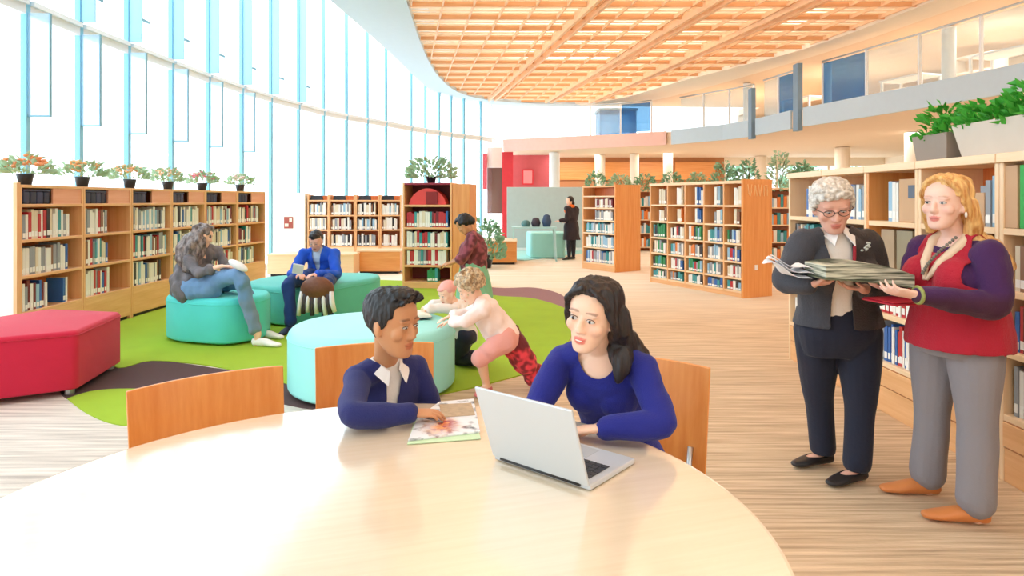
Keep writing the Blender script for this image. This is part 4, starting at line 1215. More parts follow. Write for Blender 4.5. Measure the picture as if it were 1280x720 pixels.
SLICES = [(-.112, .020, .072, .040), (-.107, .033, .082, .012), (-.094, .044, .086, -.008), (-.075, .052, .085, -.030), (-.05, .060, .083, -.055),
          (-.025, .067, .082, -.075), (0, .0715, .079, -.090), (.025, .0745, .085, -.098), (.05, .0755, .083, -.100), (.078, .069, .068, -.091), (.098, .054, .046, -.070), (.110, .034, .020, -.044), (.1145, .014, .0, -.022)]
def add_shell(m, t, H):
    """copy the shell t (head coordinates) into m through H"""
    return m.add([H @ V(p) for p in t.v], t.f)
def head_shells(m, H, nose=1.0, jaw=1.0):
    t = MB(); rs = []
    nz = nose
    for z, w_, f, b in [tuple(q) for q in crom(SLICES, 2)]:
        w_ *= 1 - (1 - jaw) * min(1, max(0, (-.03 - z) / .05))
        cy_, hy = (f + b) / 2, (f - b) / 2
        ring = []
        for j in range(32):
            a = 2 * PI * j / 32; c, s = math.cos(a), math.sin(a)
            ex = .86 if s > 0 else 1.0                        # flatter face, rounder back
            ring.append((w_ * math.copysign(abs(c) ** ex, c), cy_ + hy * math.copysign(abs(s) ** ex, s), z))
        rs.append(ring)
    t.rings(rs)
    # nose
    t.tube([(0, .075, .016), (0, .078 + .011 * nz, -.004), (0, .079 + .020 * nz, -.022), (0, .080 + .023 * nz, -.032), (0, .080 + .012 * nz, -.041)], [(.0075, .006), (.0085, .009), (.0105, .011), (.0125, .010), (.009, .006)], 12)
    for s in (-1, 1):
        t.ell((s * .0115, .081 + .009 * nz, -.035), (.0075, .010, .0075), seg=10, rn=7)
        t.ell((s * .040, .060, -.025), (.025, .020, .024), seg=14, rn=9)          # cheek
        t.ell((s * .029, .077, .022), (.025, .010, .0075), seg=14, rn=8)          # brow
        t.ell((s * .030, .075, .0015), (.0165, .0095, .0105), seg=14, rn=8)       # lids round the eye
        # ear
        t.ell((s * .075, -.006, -.006), (.008, .019, .030), Matrix.Rotation(s * -.35, 3, 'Z') @ Matrix.Rotation(.2, 3, 'X'), seg=14, rn=9)
        t.ell((s * .074, .004, -.030), (.007, .010, .012), seg=10, rn=7)
    t.ell((0, .0815, -.0595), (.0215, .011, .0062), seg=16, rn=8)
    t.ell((0, .0805, -.0705), (.0185, .0115, .0072), seg=16, rn=8)
    t.ell((0, .072, -.098), (.020, .015, .014), seg=14, rn=8)
    return add_shell(m, t, H)
def head_tint(H, lips=(.82, .42, .42), brow=(.35, .26, .22), browamt=.85, blush=.10):
    Hi = np.array(H.inverted())
    def f(co):
        c4 = np.concatenate([co, np.ones((len(co), 1))], 1) @ Hi.T
        x, y, z = c4[:, 0], c4[:, 1], c4[:, 2]
        T = np.ones((len(co), 3))
        front = y > .055
        def mixin(w_, col):
            w_ = np.clip(w_, 0, 1)[:, None]
            return T * (1 - w_) + T * np.array(col) * w_
        k = np.exp(-(((np.abs(x) - .042) / .018) ** 2 + ((z + .03) / .02) ** 2)) * np.clip((y - .035) / .035, 0, 1) * blush * 4
        T = mixin(k, (1.0, .78, .74))
        up = ((x / .023) ** 2 + ((z + .0605) / .0068) ** 2); lo = ((x / .020) ** 2 + ((z + .0700) / .0078) ** 2)
        k = np.clip((1.15 - np.minimum(up, lo)) * 3, 0, 1) * (y > .068)
        T = mixin(k, lips)
        k = np.exp(-((z + .0652) / .0016) ** 2) * (np.abs(x) < .021) * (y > .07) * .55
        T = mixin(k, (.4, .2, .2))
        arc = .0245 + .004 * np.cos((np.abs(x) - .028) * 55) - .0
        k = np.exp(-((z - arc) / .0036) ** 4) * np.clip((np.abs(x) - .010) * 300, 0, 1) * np.clip((.050 - np.abs(x)) * 300, 0, 1) * front * browamt
        T = mixin(k, brow)
        return T
    return f
def eyes(H, parent, iris=(70, 48, 34), open_=1.0, gaze=(0, 0)):
    """eyeball, iris, pupil and lash line of each eye"""
    mats = [plain('eye_white', (206, 200, 196), .3), plain('iris_%d_%d_%d' % iris, iris, .2), plain('pupil', (14, 12, 14), .15), plain('lash', (40, 30, 28), .7)]
    loc = V(parent.location)
    T = Matrix.Translation(-loc)
    for s in (-1, 1):
        t = MB()
        c = V((s * .030, .0805, .0015))
        t.ell(c, (.0130, .0062, .0048 * open_), seg=18, rn=10, mi=0)
        g = c + V((gaze[0], .0036, gaze[1]))
        t.ell(g, (.0056, .0034, .0050 * open_), seg=14, rn=8, mi=1)
        t.ell(g + V((0, .0022, 0)), (.0028, .0018, .0028), seg=10, rn=6, mi=2)
        arc = [(s * .030 + .0150 * math.cos(a), .0835 - .004 * abs(math.cos(a)) ** 2, .0015 + .0075 * open_ * math.sin(a)) for a in [PI * q / 8 for q in range(9)]]
        t.tube(arc, .0011, 5, mi=3)
        t.v = [tuple(T @ H @ V(p)) for p in t.v]
        t.build('eye', mats, parent, smooth=True)

def hand(m, wrist, f, n, side, size=1.0, curl=25, spread=.10, thumb=0.6):
    """wrist point, f = towards the knuckles, n = where the palm faces, side = +1 when the thumb lies towards f x n"""
    f = V(f).normalized(); n = V(n); n = (n - f * n.dot(f)).normalized(); s = f.cross(n) * side
    K = size
    w = V(wrist)
    loft(m, [w - f * .015 * K, w + f * .02 * K, w + f * .055 * K, w + f * .092 * K], [(.024 * K, .018 * K), (.030 * K, .015 * K), (.039 * K, .0145 * K), (.038 * K, .011 * K)], s, 16, 3)
    lens = (.078, .086, .080, .062); offs = (.030, .0105, -.0095, -.0285)
    for i in range(4):
        base = w + f * (.086 - .006 * abs(i - 1.2)) * K + s * offs[i] * K
        d = (f + s * (offs[i] * spread / .03)).normalized()
        pts = [base - d * .02 * K, base]; ang = math.radians(curl * (.55 + .12 * i))
        p = base; L = lens[i] * K
        for j, fr in enumerate((.44, .31, .25)):
            a = ang * (j + (.6 if j == 0 else .9))
            dd = (d * math.cos(a) + n * math.sin(a)).normalized()
            p = p + dd * L * fr; pts.append(p)
        r = (.0088 if i < 3 else .0076) * K
        limb(m, pts, [r, r, r * .95, r * .88, r * .72], 3, 10)
    tb_ = w + f * .022 * K + s * .026 * K
    d1 = (f * .55 + s * thumb + n * .35).normalized(); d2 = (f * .9 + s * thumb * .35 + n * .35).normalized()
    limb(m, [tb_ - d1 * .01 * K, tb_, tb_ + d1 * .038 * K, tb_ + d1 * .038 * K + d2 * .028 * K, tb_ + d1 * .038 * K + d2 * .05 * K], [.013 * K, .0135 * K, .0108 * K, .0098 * K, .0078 * K], 3, 10)

FEM = [(.150, .105), (.168, .115), (.135, .095), (.148, .105), (.150, .088), (.080, .058), (.054, .052)]
def torso(m, S, inf=0.0, k=None, low=0.0, top=True):
    P, C, N = V(S['P']), V(S['C']), V(S['N'])
    sh = (V(S['LS']) + V(S['RS'])) / 2
    left = (V(S['LS']) - V(S['RS'])).normalized()
    hl_ = V(S.get('hip_left', left))
    rad = S.get('rad', FEM)
    pts = [P - (C - P).normalized() * (.07 + low), P, P.lerp(C, .5), C, C.lerp(sh, .72), sh.lerp(N, .72), N]
    sides = [hl_, hl_, hl_.lerp(left, .5), left, left, left, left]
    rads = [(a + inf, b + inf) for a, b in rad]
    if not top: pts, rads, sides = pts[:6], rads[:6], sides[:6]
    loft(m, pts, rads, sides, 26, 4)
    f = left.cross(UP) * -1
    f = UP.cross(left) * -1 if False else V((left.y, -left.x, 0)).normalized()
    if S.get('bust'):
        b = S['bust']
        for s in (-1, 1): m.ell(C + left * (s * b * .95) + f * (rad[3][1] * .62), (b + inf, b * .85 + inf, b + inf), seg=14, rn=10)
    for q in ('LS', 'RS'):
        m.ell(S[q], S.get('sr', .055) + inf, seg=14, rn=10)
        limb(m, [N.lerp(sh, .15), V(S[q]).lerp(N, .25), V(S[q])], [.05 * S.get('k', 1) + inf, .045 * S.get('k', 1) + inf, .04 * S.get('k', 1) + inf], 3, 14)
def arm(m, S, q, inf=0.0, r=None, end=1.0, tip=None):
    a, e, w = V(S[q + 'S']), V(S[q + 'E']), V(S[q + 'W'])
    r = r or S.get('ar', (.050, .044, .038, .036, .026))
    we = e.lerp(w, end)
    re_ = r[3] + (r[4] - r[3]) * end
    limb(m, [a, a.lerp(e, .5), e.lerp(a, .08), e.lerp(w, .12 * end), e.lerp(w, .4 * end), we], [r[0] + inf, r[1] + inf, r[2] + inf, r[2] + inf, r[3] + inf, (tip or re_) + inf], 4, 16)
def leg(m, S, q, inf=0.0, r=None, end=1.0, tip=None, start=0.0):
    a, e, w = V(S[q + 'H']), V(S[q + 'K']), V(S[q + 'A'])
    r = r or S.get('lr', (.088, .072, .056, .054, .036))
    re_ = tip if tip is not None else r[4]
    limb(m, [a.lerp(e, start), a.lerp(e, .5), e, e.lerp(w, .33 * end), e.lerp(w, end)], [r[0] + inf, r[1] + inf, r[2] + inf, r[3] + inf, re_ + inf], 4, 18)
def foot(m, ankle, d, L=.24, w_=.042, h=.05, inf=0):
    a = V(ankle); d = V((d[0], d[1], 0)).normalized(); s = V((-d.y, d.x, 0)); g = a.copy(); g.z = 0
    zt = .012
    P = [g - d * .05, g - d * .02, g + d * L * .28, g + d * L * .55, g + d * (L - .06)]
    Hh = [h * .55, h * .62, h * .62, h * .42, h * .30]
    loft(m, [p + UP * (zt + hh) for p, hh in zip(P, Hh)], [(.028 + inf, hh + inf) for hh in (h * .5, )] + [(.034 + inf, Hh[1] + inf), (.038 + inf, Hh[2] + inf), (w_ + inf, Hh[3] + inf), (w_ * .72 + inf, Hh[4] + inf)], s, 16, 4)
    m.ell(P[-1] + UP * (zt + Hh[4]), (w_ * .7 + inf, w_ * .7 + inf, Hh[4] + inf), seg=14, rn=8)
def body(name, S, H, parent, skin, voxel, hands=(), tint=None, legs=True, feet=True, headkw=None, inf=-.004):
    m = MB()
    head_shells(m, H, S.get('nose', .9), S.get('jaw', 1.0))
    N = V(S['N'])
    nb = H @ V((0, -.018, -.055)); k = S.get('k', 1) * S.get('nk', 1)
    loft(m, [N - (nb - N).normalized() * .04, N, N.lerp(nb, .5), nb, H @ V((0, -.015, 0))], [(.062 * k, .055 * k), (.056 * k, .052 * k), (.050 * k, .050 * k), (.050 * k, .052 * k), (.046 * k, .05 * k)],
         (V(S['LS']) - V(S['RS'])).normalized(), 20, 4)
    torso(m, S, inf)
    for q in 'LR':
        arm(m, S, q, inf)
        if legs: leg(m, S, q, inf)
        if legs and feet and S.get(q + 'T'):
            foot(m, S[q + 'A'], S[q + 'T'], S.get('fl', .24) - .01, h=.045)
            a = V(S[q + 'A']); limb(m, [a, V((a.x, a.y, .035))], [.032, .034], 2, 12)
    for h_ in hands: hand(m, *h_)
    return solid(name, m, voxel, skin, parent, 2, tint or white_tint)
def cyl_cut(*parts):
    def f(co):
        k = np.zeros(len(co), bool)
        for p in parts: k |= p(co)
        return k
    return f
def ell_cut(c, r, rot=None):
    c = np.array(tuple(c)); r = np.array(r); M_ = np.array(rot) if rot is not None else np.eye(3)
    return lambda co: ((((co - c) @ M_) / r) ** 2).sum(1) < 1      # M_ columns are the axes

def skin_mat(name, c): return tinted(name, c, .48, .08, 260, sss=.12)
def hair_mat(name, c1, c2, sc=(60, 60, 6)):
    if name in MATS: return MATS[name]
    m, nt, bs, out = new_mat(name)
    N_, L = nt.nodes, nt.links
    tc = N_.new('ShaderNodeTexCoord'); mp = N_.new('ShaderNodeMapping'); mp.inputs['Scale'].default_value = sc
    L.new(tc.outputs['Object'], mp.inputs['Vector'])
    no = N_.new('ShaderNodeTexNoise'); no.inputs['Scale'].default_value = 1.6; no.inputs['Detail'].default_value = 6
    L.new(mp.outputs[0], no.inputs['Vector'])
    cr = N_.new('ShaderNodeValToRGB'); cr.color_ramp.elements[0].position = .35; cr.color_ramp.elements[0].color = rgb(*c1)
    cr.color_ramp.elements[1].position = .65; cr.color_ramp.elements[1].color = rgb(*c2)
    L.new(no.outputs['Fac'], cr.inputs[0]); L.new(cr.outputs[0], bs.inputs['Base Color'])
    b = N_.new('ShaderNodeBump'); b.inputs['Strength'].default_value = .7; b.inputs['Distance'].default_value = .006
    L.new(no.outputs['Fac'], b.inputs['Height']); L.new(b.outputs[0], bs.inputs['Normal'])
    bs.inputs['Roughness'].default_value = .42
    return m
def cloth(name, c, b=.3, s=160, sheen=.1): return tinted(name, c, .85, b, s, sheen)
def person(loc, label, group=None): return empty('person', (loc[0], loc[1], 0), 0, label, 'person', group)
def shoe(name, root, ankle, d, L, mat, voxel, h=.05, w_=.044, low=True, inf=.004):
    m = MB(); foot(m, ankle, d, L, w_, h, inf)
    a = V(ankle); d_ = V((d[0], d[1], 0)).normalized()
    cut = None
    if low:   # open over the instep
        c = V((a.x, a.y, 0)) + d_ * (L * .20) + UP * (h + .035)
        cut = ell_cut(c, (L * .32, .034, .042), [[d_.x, -d_.y, 0], [d_.y, d_.x, 0], [0, 0, 1]])
    o = solid(name, m, voxel, mat, root, 2, white_tint, cut=cut)
    return o
def add_local(m, H, fn):
    t = MB(); fn(t); return add_shell(m, t, H)

def cap(t, g=.012, line=.070, burn=.016, low=-.055, top=None):
    """hair lying close to the skull: the head's own outline grown by g, drawn back to the hairline in front"""
    zs = [low, -.035, -.015, .005, .025, .032, .045, .060, .075, .088, .100, .1105, .1155]
    sl = crom(SLICES, 6); rs = []
    for z in zs:
        q = min(sl, key=lambda a: abs(a[0] - z)); w_, f, b = q[1], q[2], q[3]
        if z >= line + .012: fr = f + g * .8
        elif z >= line - .012: fr = f - .006
        elif z >= .03: fr = .050
        elif z >= -.005: fr = burn + .008
        else: fr = burn - .040
        w2 = w_ + g; bk = b - g * 1.25; f2 = f + g
        if z < -.03: w2 = w_ * .9; bk = b - g * .7
        cy_, hy = (f2 + bk) / 2, (f2 - bk) / 2
        rg = []
        for j in range(36):
            a = 2 * PI * j / 36
            x = w2 * math.copysign(abs(math.cos(a)) ** .86, math.cos(a)); y = cy_ + hy * math.copysign(abs(math.sin(a)) ** .9, math.sin(a))
            if z < line + .012 and y > fr: y = fr + (y - fr) * .02; x *= .96
            rg.append((x, y, z + (g * .7 if z > .08 else 0)))
        rs.append(rg)
    rs.append([(p[0] * .45, p[1] * .45 - .01, rs[-1][0][2] + g * .35) for p in rs[-1]])
    t.rings(rs)

# ---------------------------------------------------------------- woman in the cobalt sweater
root = person((.40, 2.42), 'seated woman with long dark hair in a cobalt blue sweater at the laptop')
S = dict(P=(.42, 2.44, .52), C=(.338, 2.325, .83), N=(.305, 2.265, .995), LS=(.435, 2.19, .935), RS=(.180, 2.325, .935),
         LE=(.470, 2.045, .805), LW=(.285, 2.075, .782), RE=(.075, 2.20, .80), RW=(.11, 2.05, .785), bust=.062, sr=.047, jaw=.88, nose=.78, ar=(.045, .040, .034, .033, .024),
         LH=(.47, 2.36, .52), LK=(.30, 1.98, .53), LA=(.34, 2.05, .10), RH=(.34, 2.46, .52), RK=(.12, 2.12, .53), RA=(.20, 2.20, .10), LT=(-.4, -.9), RT=(-.4, -.9),
         hip_left=(.8, -.4, 0), rad=[(.150, .11), (.160, .115), (.122, .088), (.132, .095), (.132, .08), (.072, .054), (.048, .048)])
H = head_matrix((.268, 2.170, 1.122), (-.55, -.83), 4, -9, 1.0)
sk = skin_mat('skin_light_warm', (244, 200, 172))
body('body', S, H, root, sk, .0045, [((.285, 2.075, .782), (-.97, .12, -.10), (0, -.15, -1), -1, .92, 34), ((.11, 2.05, .785), (-.25, -.95, -.10), (0, 0, -1), 1, .92, 30)],
     head_tint(H, (.86, .36, .38), (.30, .22, .20), .8, .14))
eyes(H, root, (62, 44, 34), 1.15, (.001, 0))
teeth = MB(); teeth.ell((0, .0895, -.0652), (.0125, .0035, .0022), seg=12, rn=6); teeth.v = [tuple(H @ V(p) - root.location) for p in teeth.v]
teeth.build('teeth', plain('tooth', (244, 240, 232), .3), root, smooth=True)
m = MB(); torso(m, S, .008, top=True); arm(m, S, 'L', .010, end=.93, tip=.026); arm(m, S, 'R', .010, end=.93, tip=.026)
fT = N3(-.4, -.92, 0)
Nn = V(S['N'])
solid('sweater', m, .005, cloth('cobalt_knit', (22, 30, 128), .35, 220), root, 3, white_tint, (.010, (9, 9, 16)),
      cyl_cut(ell_cut(Nn + fT * .075 - UP * .022, (.066, .066, .068)), ell_cut(Nn + UP * .02, (.072, .070, .045))))
m = MB(); 
for q in 'LR': leg(m, S, q, .006)
solid('trousers', m, .008, cloth('dark_trousers', (34, 36, 48)), root, 2, white_tint)
for q in 'LR': shoe('shoe', root, S[q + 'A'], S[q + 'T'], .24, plain('black_leather', (26, 26, 28), .4), .007)
# long dark hair with a side parting
m = MB()
def hair_w(t):
    cap(t, .013, .074)
    # centre-left parting, the sides sweep down over the temples
    for s in (-1, 1):
        t.tube([(s * .010, .068, .104), (s * .040, .066, .088), (s * .068, .046, .056), (s * .080, .016, .0), (s * .082, -.014, -.05)], [(.014, .010), (.020, .012), (.022, .013), (.024, .015), (.026, .018)], 12)
    # the length falls behind the neck onto the shoulder
add_local(m, H, hair_w)
hb = lambda x, y, z: H @ V((x, y, z))
# in head space -x is the woman's left, the side seen on the right of the picture
limb(m, [hb(0, -.075, .03), hb(-.01, -.09, -.04), hb(-.02, -.085, -.10), (.36, 2.30, .985), (.375, 2.31, .90)], [(.07, .04), (.075, .045), (.078, .045), (.075, .045), (.05, .03)], 4, 20)
limb(m, [hb(-.068, -.03, .03), hb(-.080, -.035, -.04), (.352, 2.215, 1.03), (.362, 2.165, .975), (.350, 2.150, .915)], [(.03, .028), (.036, .034), (.040, .036), (.040, .032), (.016, .014)], 4, 16)
limb(m, [hb(-.06, -.06, .0), hb(-.07, -.08, -.08), (.395, 2.26, 1.01), (.435, 2.23, .975), (.470, 2.205, .955)], [(.045, .04), (.055, .048), (.058, .045), (.042, .03), (.014, .012)], 4, 16)
limb(m, [hb(.055, -.05, .02), hb(.062, -.06, -.05), hb(.055, -.055, -.11)], [(.03, .03), (.032, .03), (.02, .018)], 4, 14)
solid('hair', m, .0045, hair_mat('dark_brown_hair', (14, 10, 12), (38, 26, 26)), root, 3, None, (.006, (60, 60, 8)))
MB().ell(tuple(hb(-.0815, .006, -.040) - root.location), .005, seg=10, rn=6).build('earring', plain('pearl', (240, 236, 226), .2), root, smooth=True)

# ---------------------------------------------------------------- boy in the navy cardigan
root = person((-.47, 2.66), 'boy with short black hair in a navy cardigan and white collar')
S = dict(P=(-.475, 2.73, .50), C=(-.470, 2.575, .735), N=(-.478, 2.492, .885), LS=(-.378, 2.585, .835), RS=(-.566, 2.425, .840), k=.85,
         LE=(-.30, 2.60, .64), LW=(-.36, 2.56, .57), RE=(-.528, 2.165, .790), RW=(-.345, 2.245, .775), sr=.042,
         LH=(-.40, 2.76, .50), LK=(-.16, 2.42, .50), LA=(-.20, 2.48, .09), RH=(-.54, 2.68, .50), RK=(-.33, 2.36, .50), RA=(-.34, 2.42, .09), LT=(.5, -.8), RT=(.5, -.8),
         rad=[(.118, .09), (.125, .095), (.108, .082), (.118, .086), (.118, .070), (.060, .046), (.042, .042)], ar=(.040, .036, .032, .030, .022), lr=(.07, .058, .046, .042, .03), fl=.21, nose=.72)
H = head_matrix((-.436, 2.400, 1.056), (.88, -.47), 7, 0, 1.04)
sk2 = skin_mat('skin_tan', (204, 146, 104))
body('body', S, H, root, sk2, .0045, [((-.345, 2.245, .775), (.95, .22, -.06), (0, .1, -1), 1, .78, 26), ((-.36, 2.56, .57), (.2, -.8, -.4), (0, 0, -1), -1, .78, 25)],
     head_tint(H, (.86, .55, .52), (.22, .18, .16), .85, .02))
eyes(H, root, (46, 30, 22), .78, (.0012, -.0008))
m = MB(); torso(m, S, .004)
fB = N3(.65, -.76, 0)
Nn = V(S['N'])
shirt = solid('shirt', m, .006, cloth('white_cotton', (238, 234, 232), .2, 120), root, 3, white_tint, (.004, (20, 20, 20)), ell_cut(Nn + UP * .035, (.055, .055, .040)))
m = MB()
lf = N3(.78, .625, 0)
for s in (-1, 1):     # the two collar leaves, each a soft folded blade
    A = [Nn + UP * .020 - fB * .045 + lf * (s * .012), Nn + UP * .022 - fB * .012 + lf * (s * .050), Nn + UP * .010 + fB * .036 + lf * (s * .044), Nn - UP * .016 + fB * .070 + lf * (s * .020)]
    B = [Nn - UP * .002 - fB * .058 + lf * (s * .015), Nn - UP * .006 - fB * .014 + lf * (s * .068), Nn - UP * .022 + fB * .048 + lf * (s * .068), Nn - UP * .062 + fB * .086 + lf * (s * .036)]
    A = [V(p) for p in crom(A, 5)]; B = [V(p) for p in crom(B, 5)]
    o_ = [(b - a).cross(fB).normalized() * 0 + ((a + b) / 2 - Nn).normalized() * .004 for a, b in zip(A, B)]
    m.rings([[a - q, b - q, b + q, a + q] for a, b, q in zip(A, B, o_)])
m.v = [tuple(V(p) - root.location) for p in m.v]
m.build('collar', plain('white_collar', (246, 244, 244), .8, bump=.1), shirt)
bpy.data.objects['collar'].parent = root
m = MB(); torso(m, S, .014); arm(m, S, 'L', .011, end=.95, tip=.024); arm(m, S, 'R', .012, end=.96, tip=.026)
# V opening narrowing to the waist
def vcut(co, N0=np.array(Nn), f=np.array(fB), l=np.array(lf)):
    d = co - N0; h = d[:, 2]; side = np.abs(d @ l - .004); fr = d @ f
    wv = np.interp(h, [-.34, -.20, -.06, .01, .05], [.010, .012, .026, .044, .06])
    return (fr > -.01) & (side < wv)
solid('cardigan', m, .005, cloth('navy_knit', (30, 38, 104), .4, 240), root, 3, white_tint, (.008, (10, 10, 18)), cyl_cut(vcut, ell_cut(Nn + UP * .04, (.068, .068, .052))))
m = MB()
for q in 'LR': leg(m, S, q, .006)
solid('trousers', m, .008, cloth('navy_trousers', (32, 36, 60)), root, 2, white_tint)
for q in 'LR': shoe('shoe', root, S[q + 'A'], S[q + 'T'], .22, plain('black_leather', (26, 26, 28), .4), .007)
m = MB()
def hair_b(t):
    cap(t, .009, .076, .022)
    t.ell((0, .026, .108), (.056, .058, .022), seg=22, rn=14)
    rr_ = random.Random(3)
    for _ in range(60):     # short tufts standing along the top and the quiff
        a = rr_.uniform(-1, 1); b = rr_.uniform(-.6, 1)
        p = V((a * .055, .02 + b * .058, .118 - .03 * a * a - .014 * b * b))
        t.tube([p, p + V((a * .012, .018 + rr_.uniform(-.006, .01), .012))], [.010, .004], 6)
    for s in (-1, 1): t.tube([(s * .072, .030, .035), (s * .074, .020, .01), (s * .073, .014, -.012)], [(.006, .014), (.005, .010), (.003, .006)], 8)
add_local(m, H, hair_b)
solid('hair', m, .0045, hair_mat('black_hair', (12, 12, 16), (30, 28, 32), (50, 50, 20)), root, 2, None, (.004, (90, 90, 40)))
pn = tag(MB().tube([(-.305, 2.262, .758), (-.235, 2.235, .747)], [.004, .004], 8).build('pencil', plain('grey_pencil', (120, 110, 108), .4), smooth=True), 'grey pencil held over the picture magazine by the boy', 'pencil')

# ---------------------------------------------------------------- grey haired woman with the open book
root = person((1.80, 3.62), 'standing grey haired woman in glasses and dark open jacket holding a thick book')
S = dict(P=(1.800, 3.64, .80), C=(1.765, 3.60, 1.10), N=(1.742, 3.57, 1.325), LS=(1.935, 3.60, 1.255), RS=(1.575, 3.56, 1.265),
         LE=(2.00, 3.56, 1.00), LW=(1.80, 3.38, 1.045), RE=(1.425, 3.47, 1.075), RW=(1.500, 3.30, 1.080), bust=.085, sr=.062,
         LH=(1.90, 3.62, .78), LK=(1.875, 3.55, .44), LA=(1.835, 3.51, .08), RH=(1.70, 3.68, .78), RK=(1.725, 3.72, .44), RA=(1.765, 3.74, .08), LT=(-.93, -.36), RT=(-.96, -.26),
         rad=[(.195, .15), (.205, .160), (.185, .150), (.190, .135), (.180, .11), (.090, .065), (.058, .055)], ar=(.060, .054, .048, .046, .030), lr=(.110, .098, .075, .062, .042), fl=.22)
H = head_matrix((1.698, 3.505, 1.468), (-.22, -.97), 20, 4, 1.16)
sk3 = skin_mat('skin_pink', (232, 178, 158))
body('body', S, H, root, sk3, .006, [((1.500, 3.30, 1.080), (.96, -.1, .12), (0, .3, 1), 1, .95, 60), ((1.80, 3.38, 1.045), (-.95, -.15, .1), (0, 0, 1), -1, .95, 20)],
     head_tint(H, (.82, .48, .48), (.75, .70, .68), .5, .12))
eyes(H, root, (80, 90, 100), .6, (0, -.001))
fG = N3(-.02, -1, 0); lG = N3(1, .06, 0); Nn = V(S['N'])
m = MB(); torso(m, S, .006)
solid('blouse', m, .007, cloth('ivory_blouse', (236, 228, 220), .25, 90), root, 3, white_tint, (.002, (16, 16, 6)), cyl_cut(ell_cut(Nn + UP * .05 + fG * .03, (.060, .060, .055)), lambda co: co[:, 2] < .88))
m = MB(); torso(m, S, .022, low=.0); arm(m, S, 'L', .018, end=.75, tip=.042); arm(m, S, 'R', .018, end=.80, tip=.040)
loft(m, [V(S['P']) + UP * .10, V(S['P']) + UP * .02, V(S['P']) - UP * .03], [(.222, .185), (.242, .20), (.250, .21)], lG, 26, 3)
def jcut(co, N0=np.array(Nn), f=np.array(fG), l=np.array(lG)):
    d = co - N0; h = d[:, 2]; sd = d @ l + .02; fr = d @ f
    wv = np.interp(h, [-.60, -.35, -.15, -.02, .05], [.055, .048, .056, .064, .07])
    return (fr > .02) & (np.abs(sd) < wv)
def jtint(co):
    t = np.ones((len(co), 3)); w_ = np.clip((1.76 - co[:, 0]) / .05, 0, 1)[:, None]
    return t * (1 - w_) * np.array([1, .92, .90]) + w_ * np.array([1.05, 1.35, 1.75])      # side light painted in: lit slate half, darker taupe half
jk = solid('jacket', m, .006, cloth('side_lit_jacket', (62, 56, 56), .5, 120), root, 3, jtint, (.014, (10, 10, 9)), cyl_cut(jcut, ell_cut(Nn + UP * .055, (.085, .085, .07)), lambda co: co[:, 2] < .815))
md = jk.modifiers.new('thick', 'SOLIDIFY'); md.thickness = .006; md.offset = -1
m = MB()
for q in 'LR': leg(m, S, q, .012, tip=.058, end=.94)
loft(m, [V(S['P']) - UP * .15, V(S['P']) - UP * .07, V(S['P']), V(S['P']) + UP * .13], [(.19, .13), (.215, .17), (.224, .182), (.208, .174)], lG, 24, 3)
solid('trousers', m, .007, cloth('ink_trousers', (22, 28, 50), .2, 60), root, 3, white_tint, (.005, (12, 12, 4)), lambda co: (co[:, 2] < .065) & (co[:, 2] > -9))
for q in 'LR': shoe('shoe', root, S[q + 'A'], S[q + 'T'], .235, plain('black_flat', (30, 28, 32), .4), .006, .045)
m = MB()
def hair_g(t):
    cap(t, .016, .070, .02)
    t.ell((.012, .034, .100), (.066, .060, .028), seg=22, rn=14)
    t.tube([(-.050, .055, .080), (-.01, .086, .080), (.035, .082, .074), (.062, .055, .060)], [.012, .018, .018, .012], 10)
    for s in (-1, 1): t.ell((s * .077, .002, .030), (.018, .045, .048), seg=16, rn=10)
    rr_ = random.Random(8)
    for _ in range(40):
        a = rr_.uniform(-1, 1); b = rr_.uniform(-.9, 1)
        p = V((a * .066, .01 + b * .075, .122 - .040 * a * a - .024 * b * b))
        t.tube([p - V((.026, .012, .002)), p, p + V((.030, .020, -.010))], [.006, .010, .004], 6)
add_local(m, H, hair_g)
solid('hair', m, .005, hair_mat('silver_hair', (176, 168, 158), (236, 230, 222), (30, 30, 30)), root, 2, None, (.008, (50, 50, 50)))
# glasses
t = MB()
for s in (-1, 1):
    t.tube([(s * .031 + .023 * math.cos(a), .0975 - .004 * abs(math.cos(a)), .001 + .015 * math.sin(a)) for a in [2 * PI * q / 20 for q in range(21)]], .0016, 6)
    t.tube([(s * .054, .094, .006), (s * .076, .060, .008), (s * .079, .0, .004)], .0018, 6)
t.tube([(-.009, .0985, .004), (0, .1, .006), (.009, .0985, .004)], .0015, 6)
t.v = [tuple(H @ V(p) - root.location) for p in t.v]
t.build('glasses', plain('dark_frame', (60, 46, 44), .3), root, smooth=True)
# lanyard, collar and brooch
rl = root.location
pts = [Nn + lG * .07 + UP * .03 - fG * .02, Nn + lG * .075 + fG * .06 - UP * .02, Nn + lG * .045 + fG * .135 - UP * .12, Nn + lG * .01 + fG * .168 - UP * .22]
m = MB(); loft(m, [p - rl for p in pts], [(.009, .003)] * 4, lG, 8, 4); m.build('lanyard', plain('crimson_ribbon', (158, 30, 52), .6), root, smooth=True)
m = MB()
for s in (-1, 1):
    a = Nn + UP * .035 + lG * (s * .055); b = Nn + UP * .005 + fG * .085 + lG * (s * .012); c = Nn - UP * .065 + fG * .125 + lG * (s * .055); d = Nn - UP * .015 + fG * .06 + lG * (s * .085)
    nn = (b - a).cross(d - a).normalized() * .003
    m.add([p - rl for p in (a - nn, b - nn, c - nn, d - nn, a + nn, b + nn, c + nn, d + nn)], [(0, 1, 2, 3), (7, 6, 5, 4), (0, 4, 5, 1), (1, 5, 6, 2), (2, 6, 7, 3), (3, 7, 4, 0)])
m.build('collar', plain('white_collar', (246, 244, 244), .8, bump=.1), root)
m = MB(); rr_ = random.Random(2)
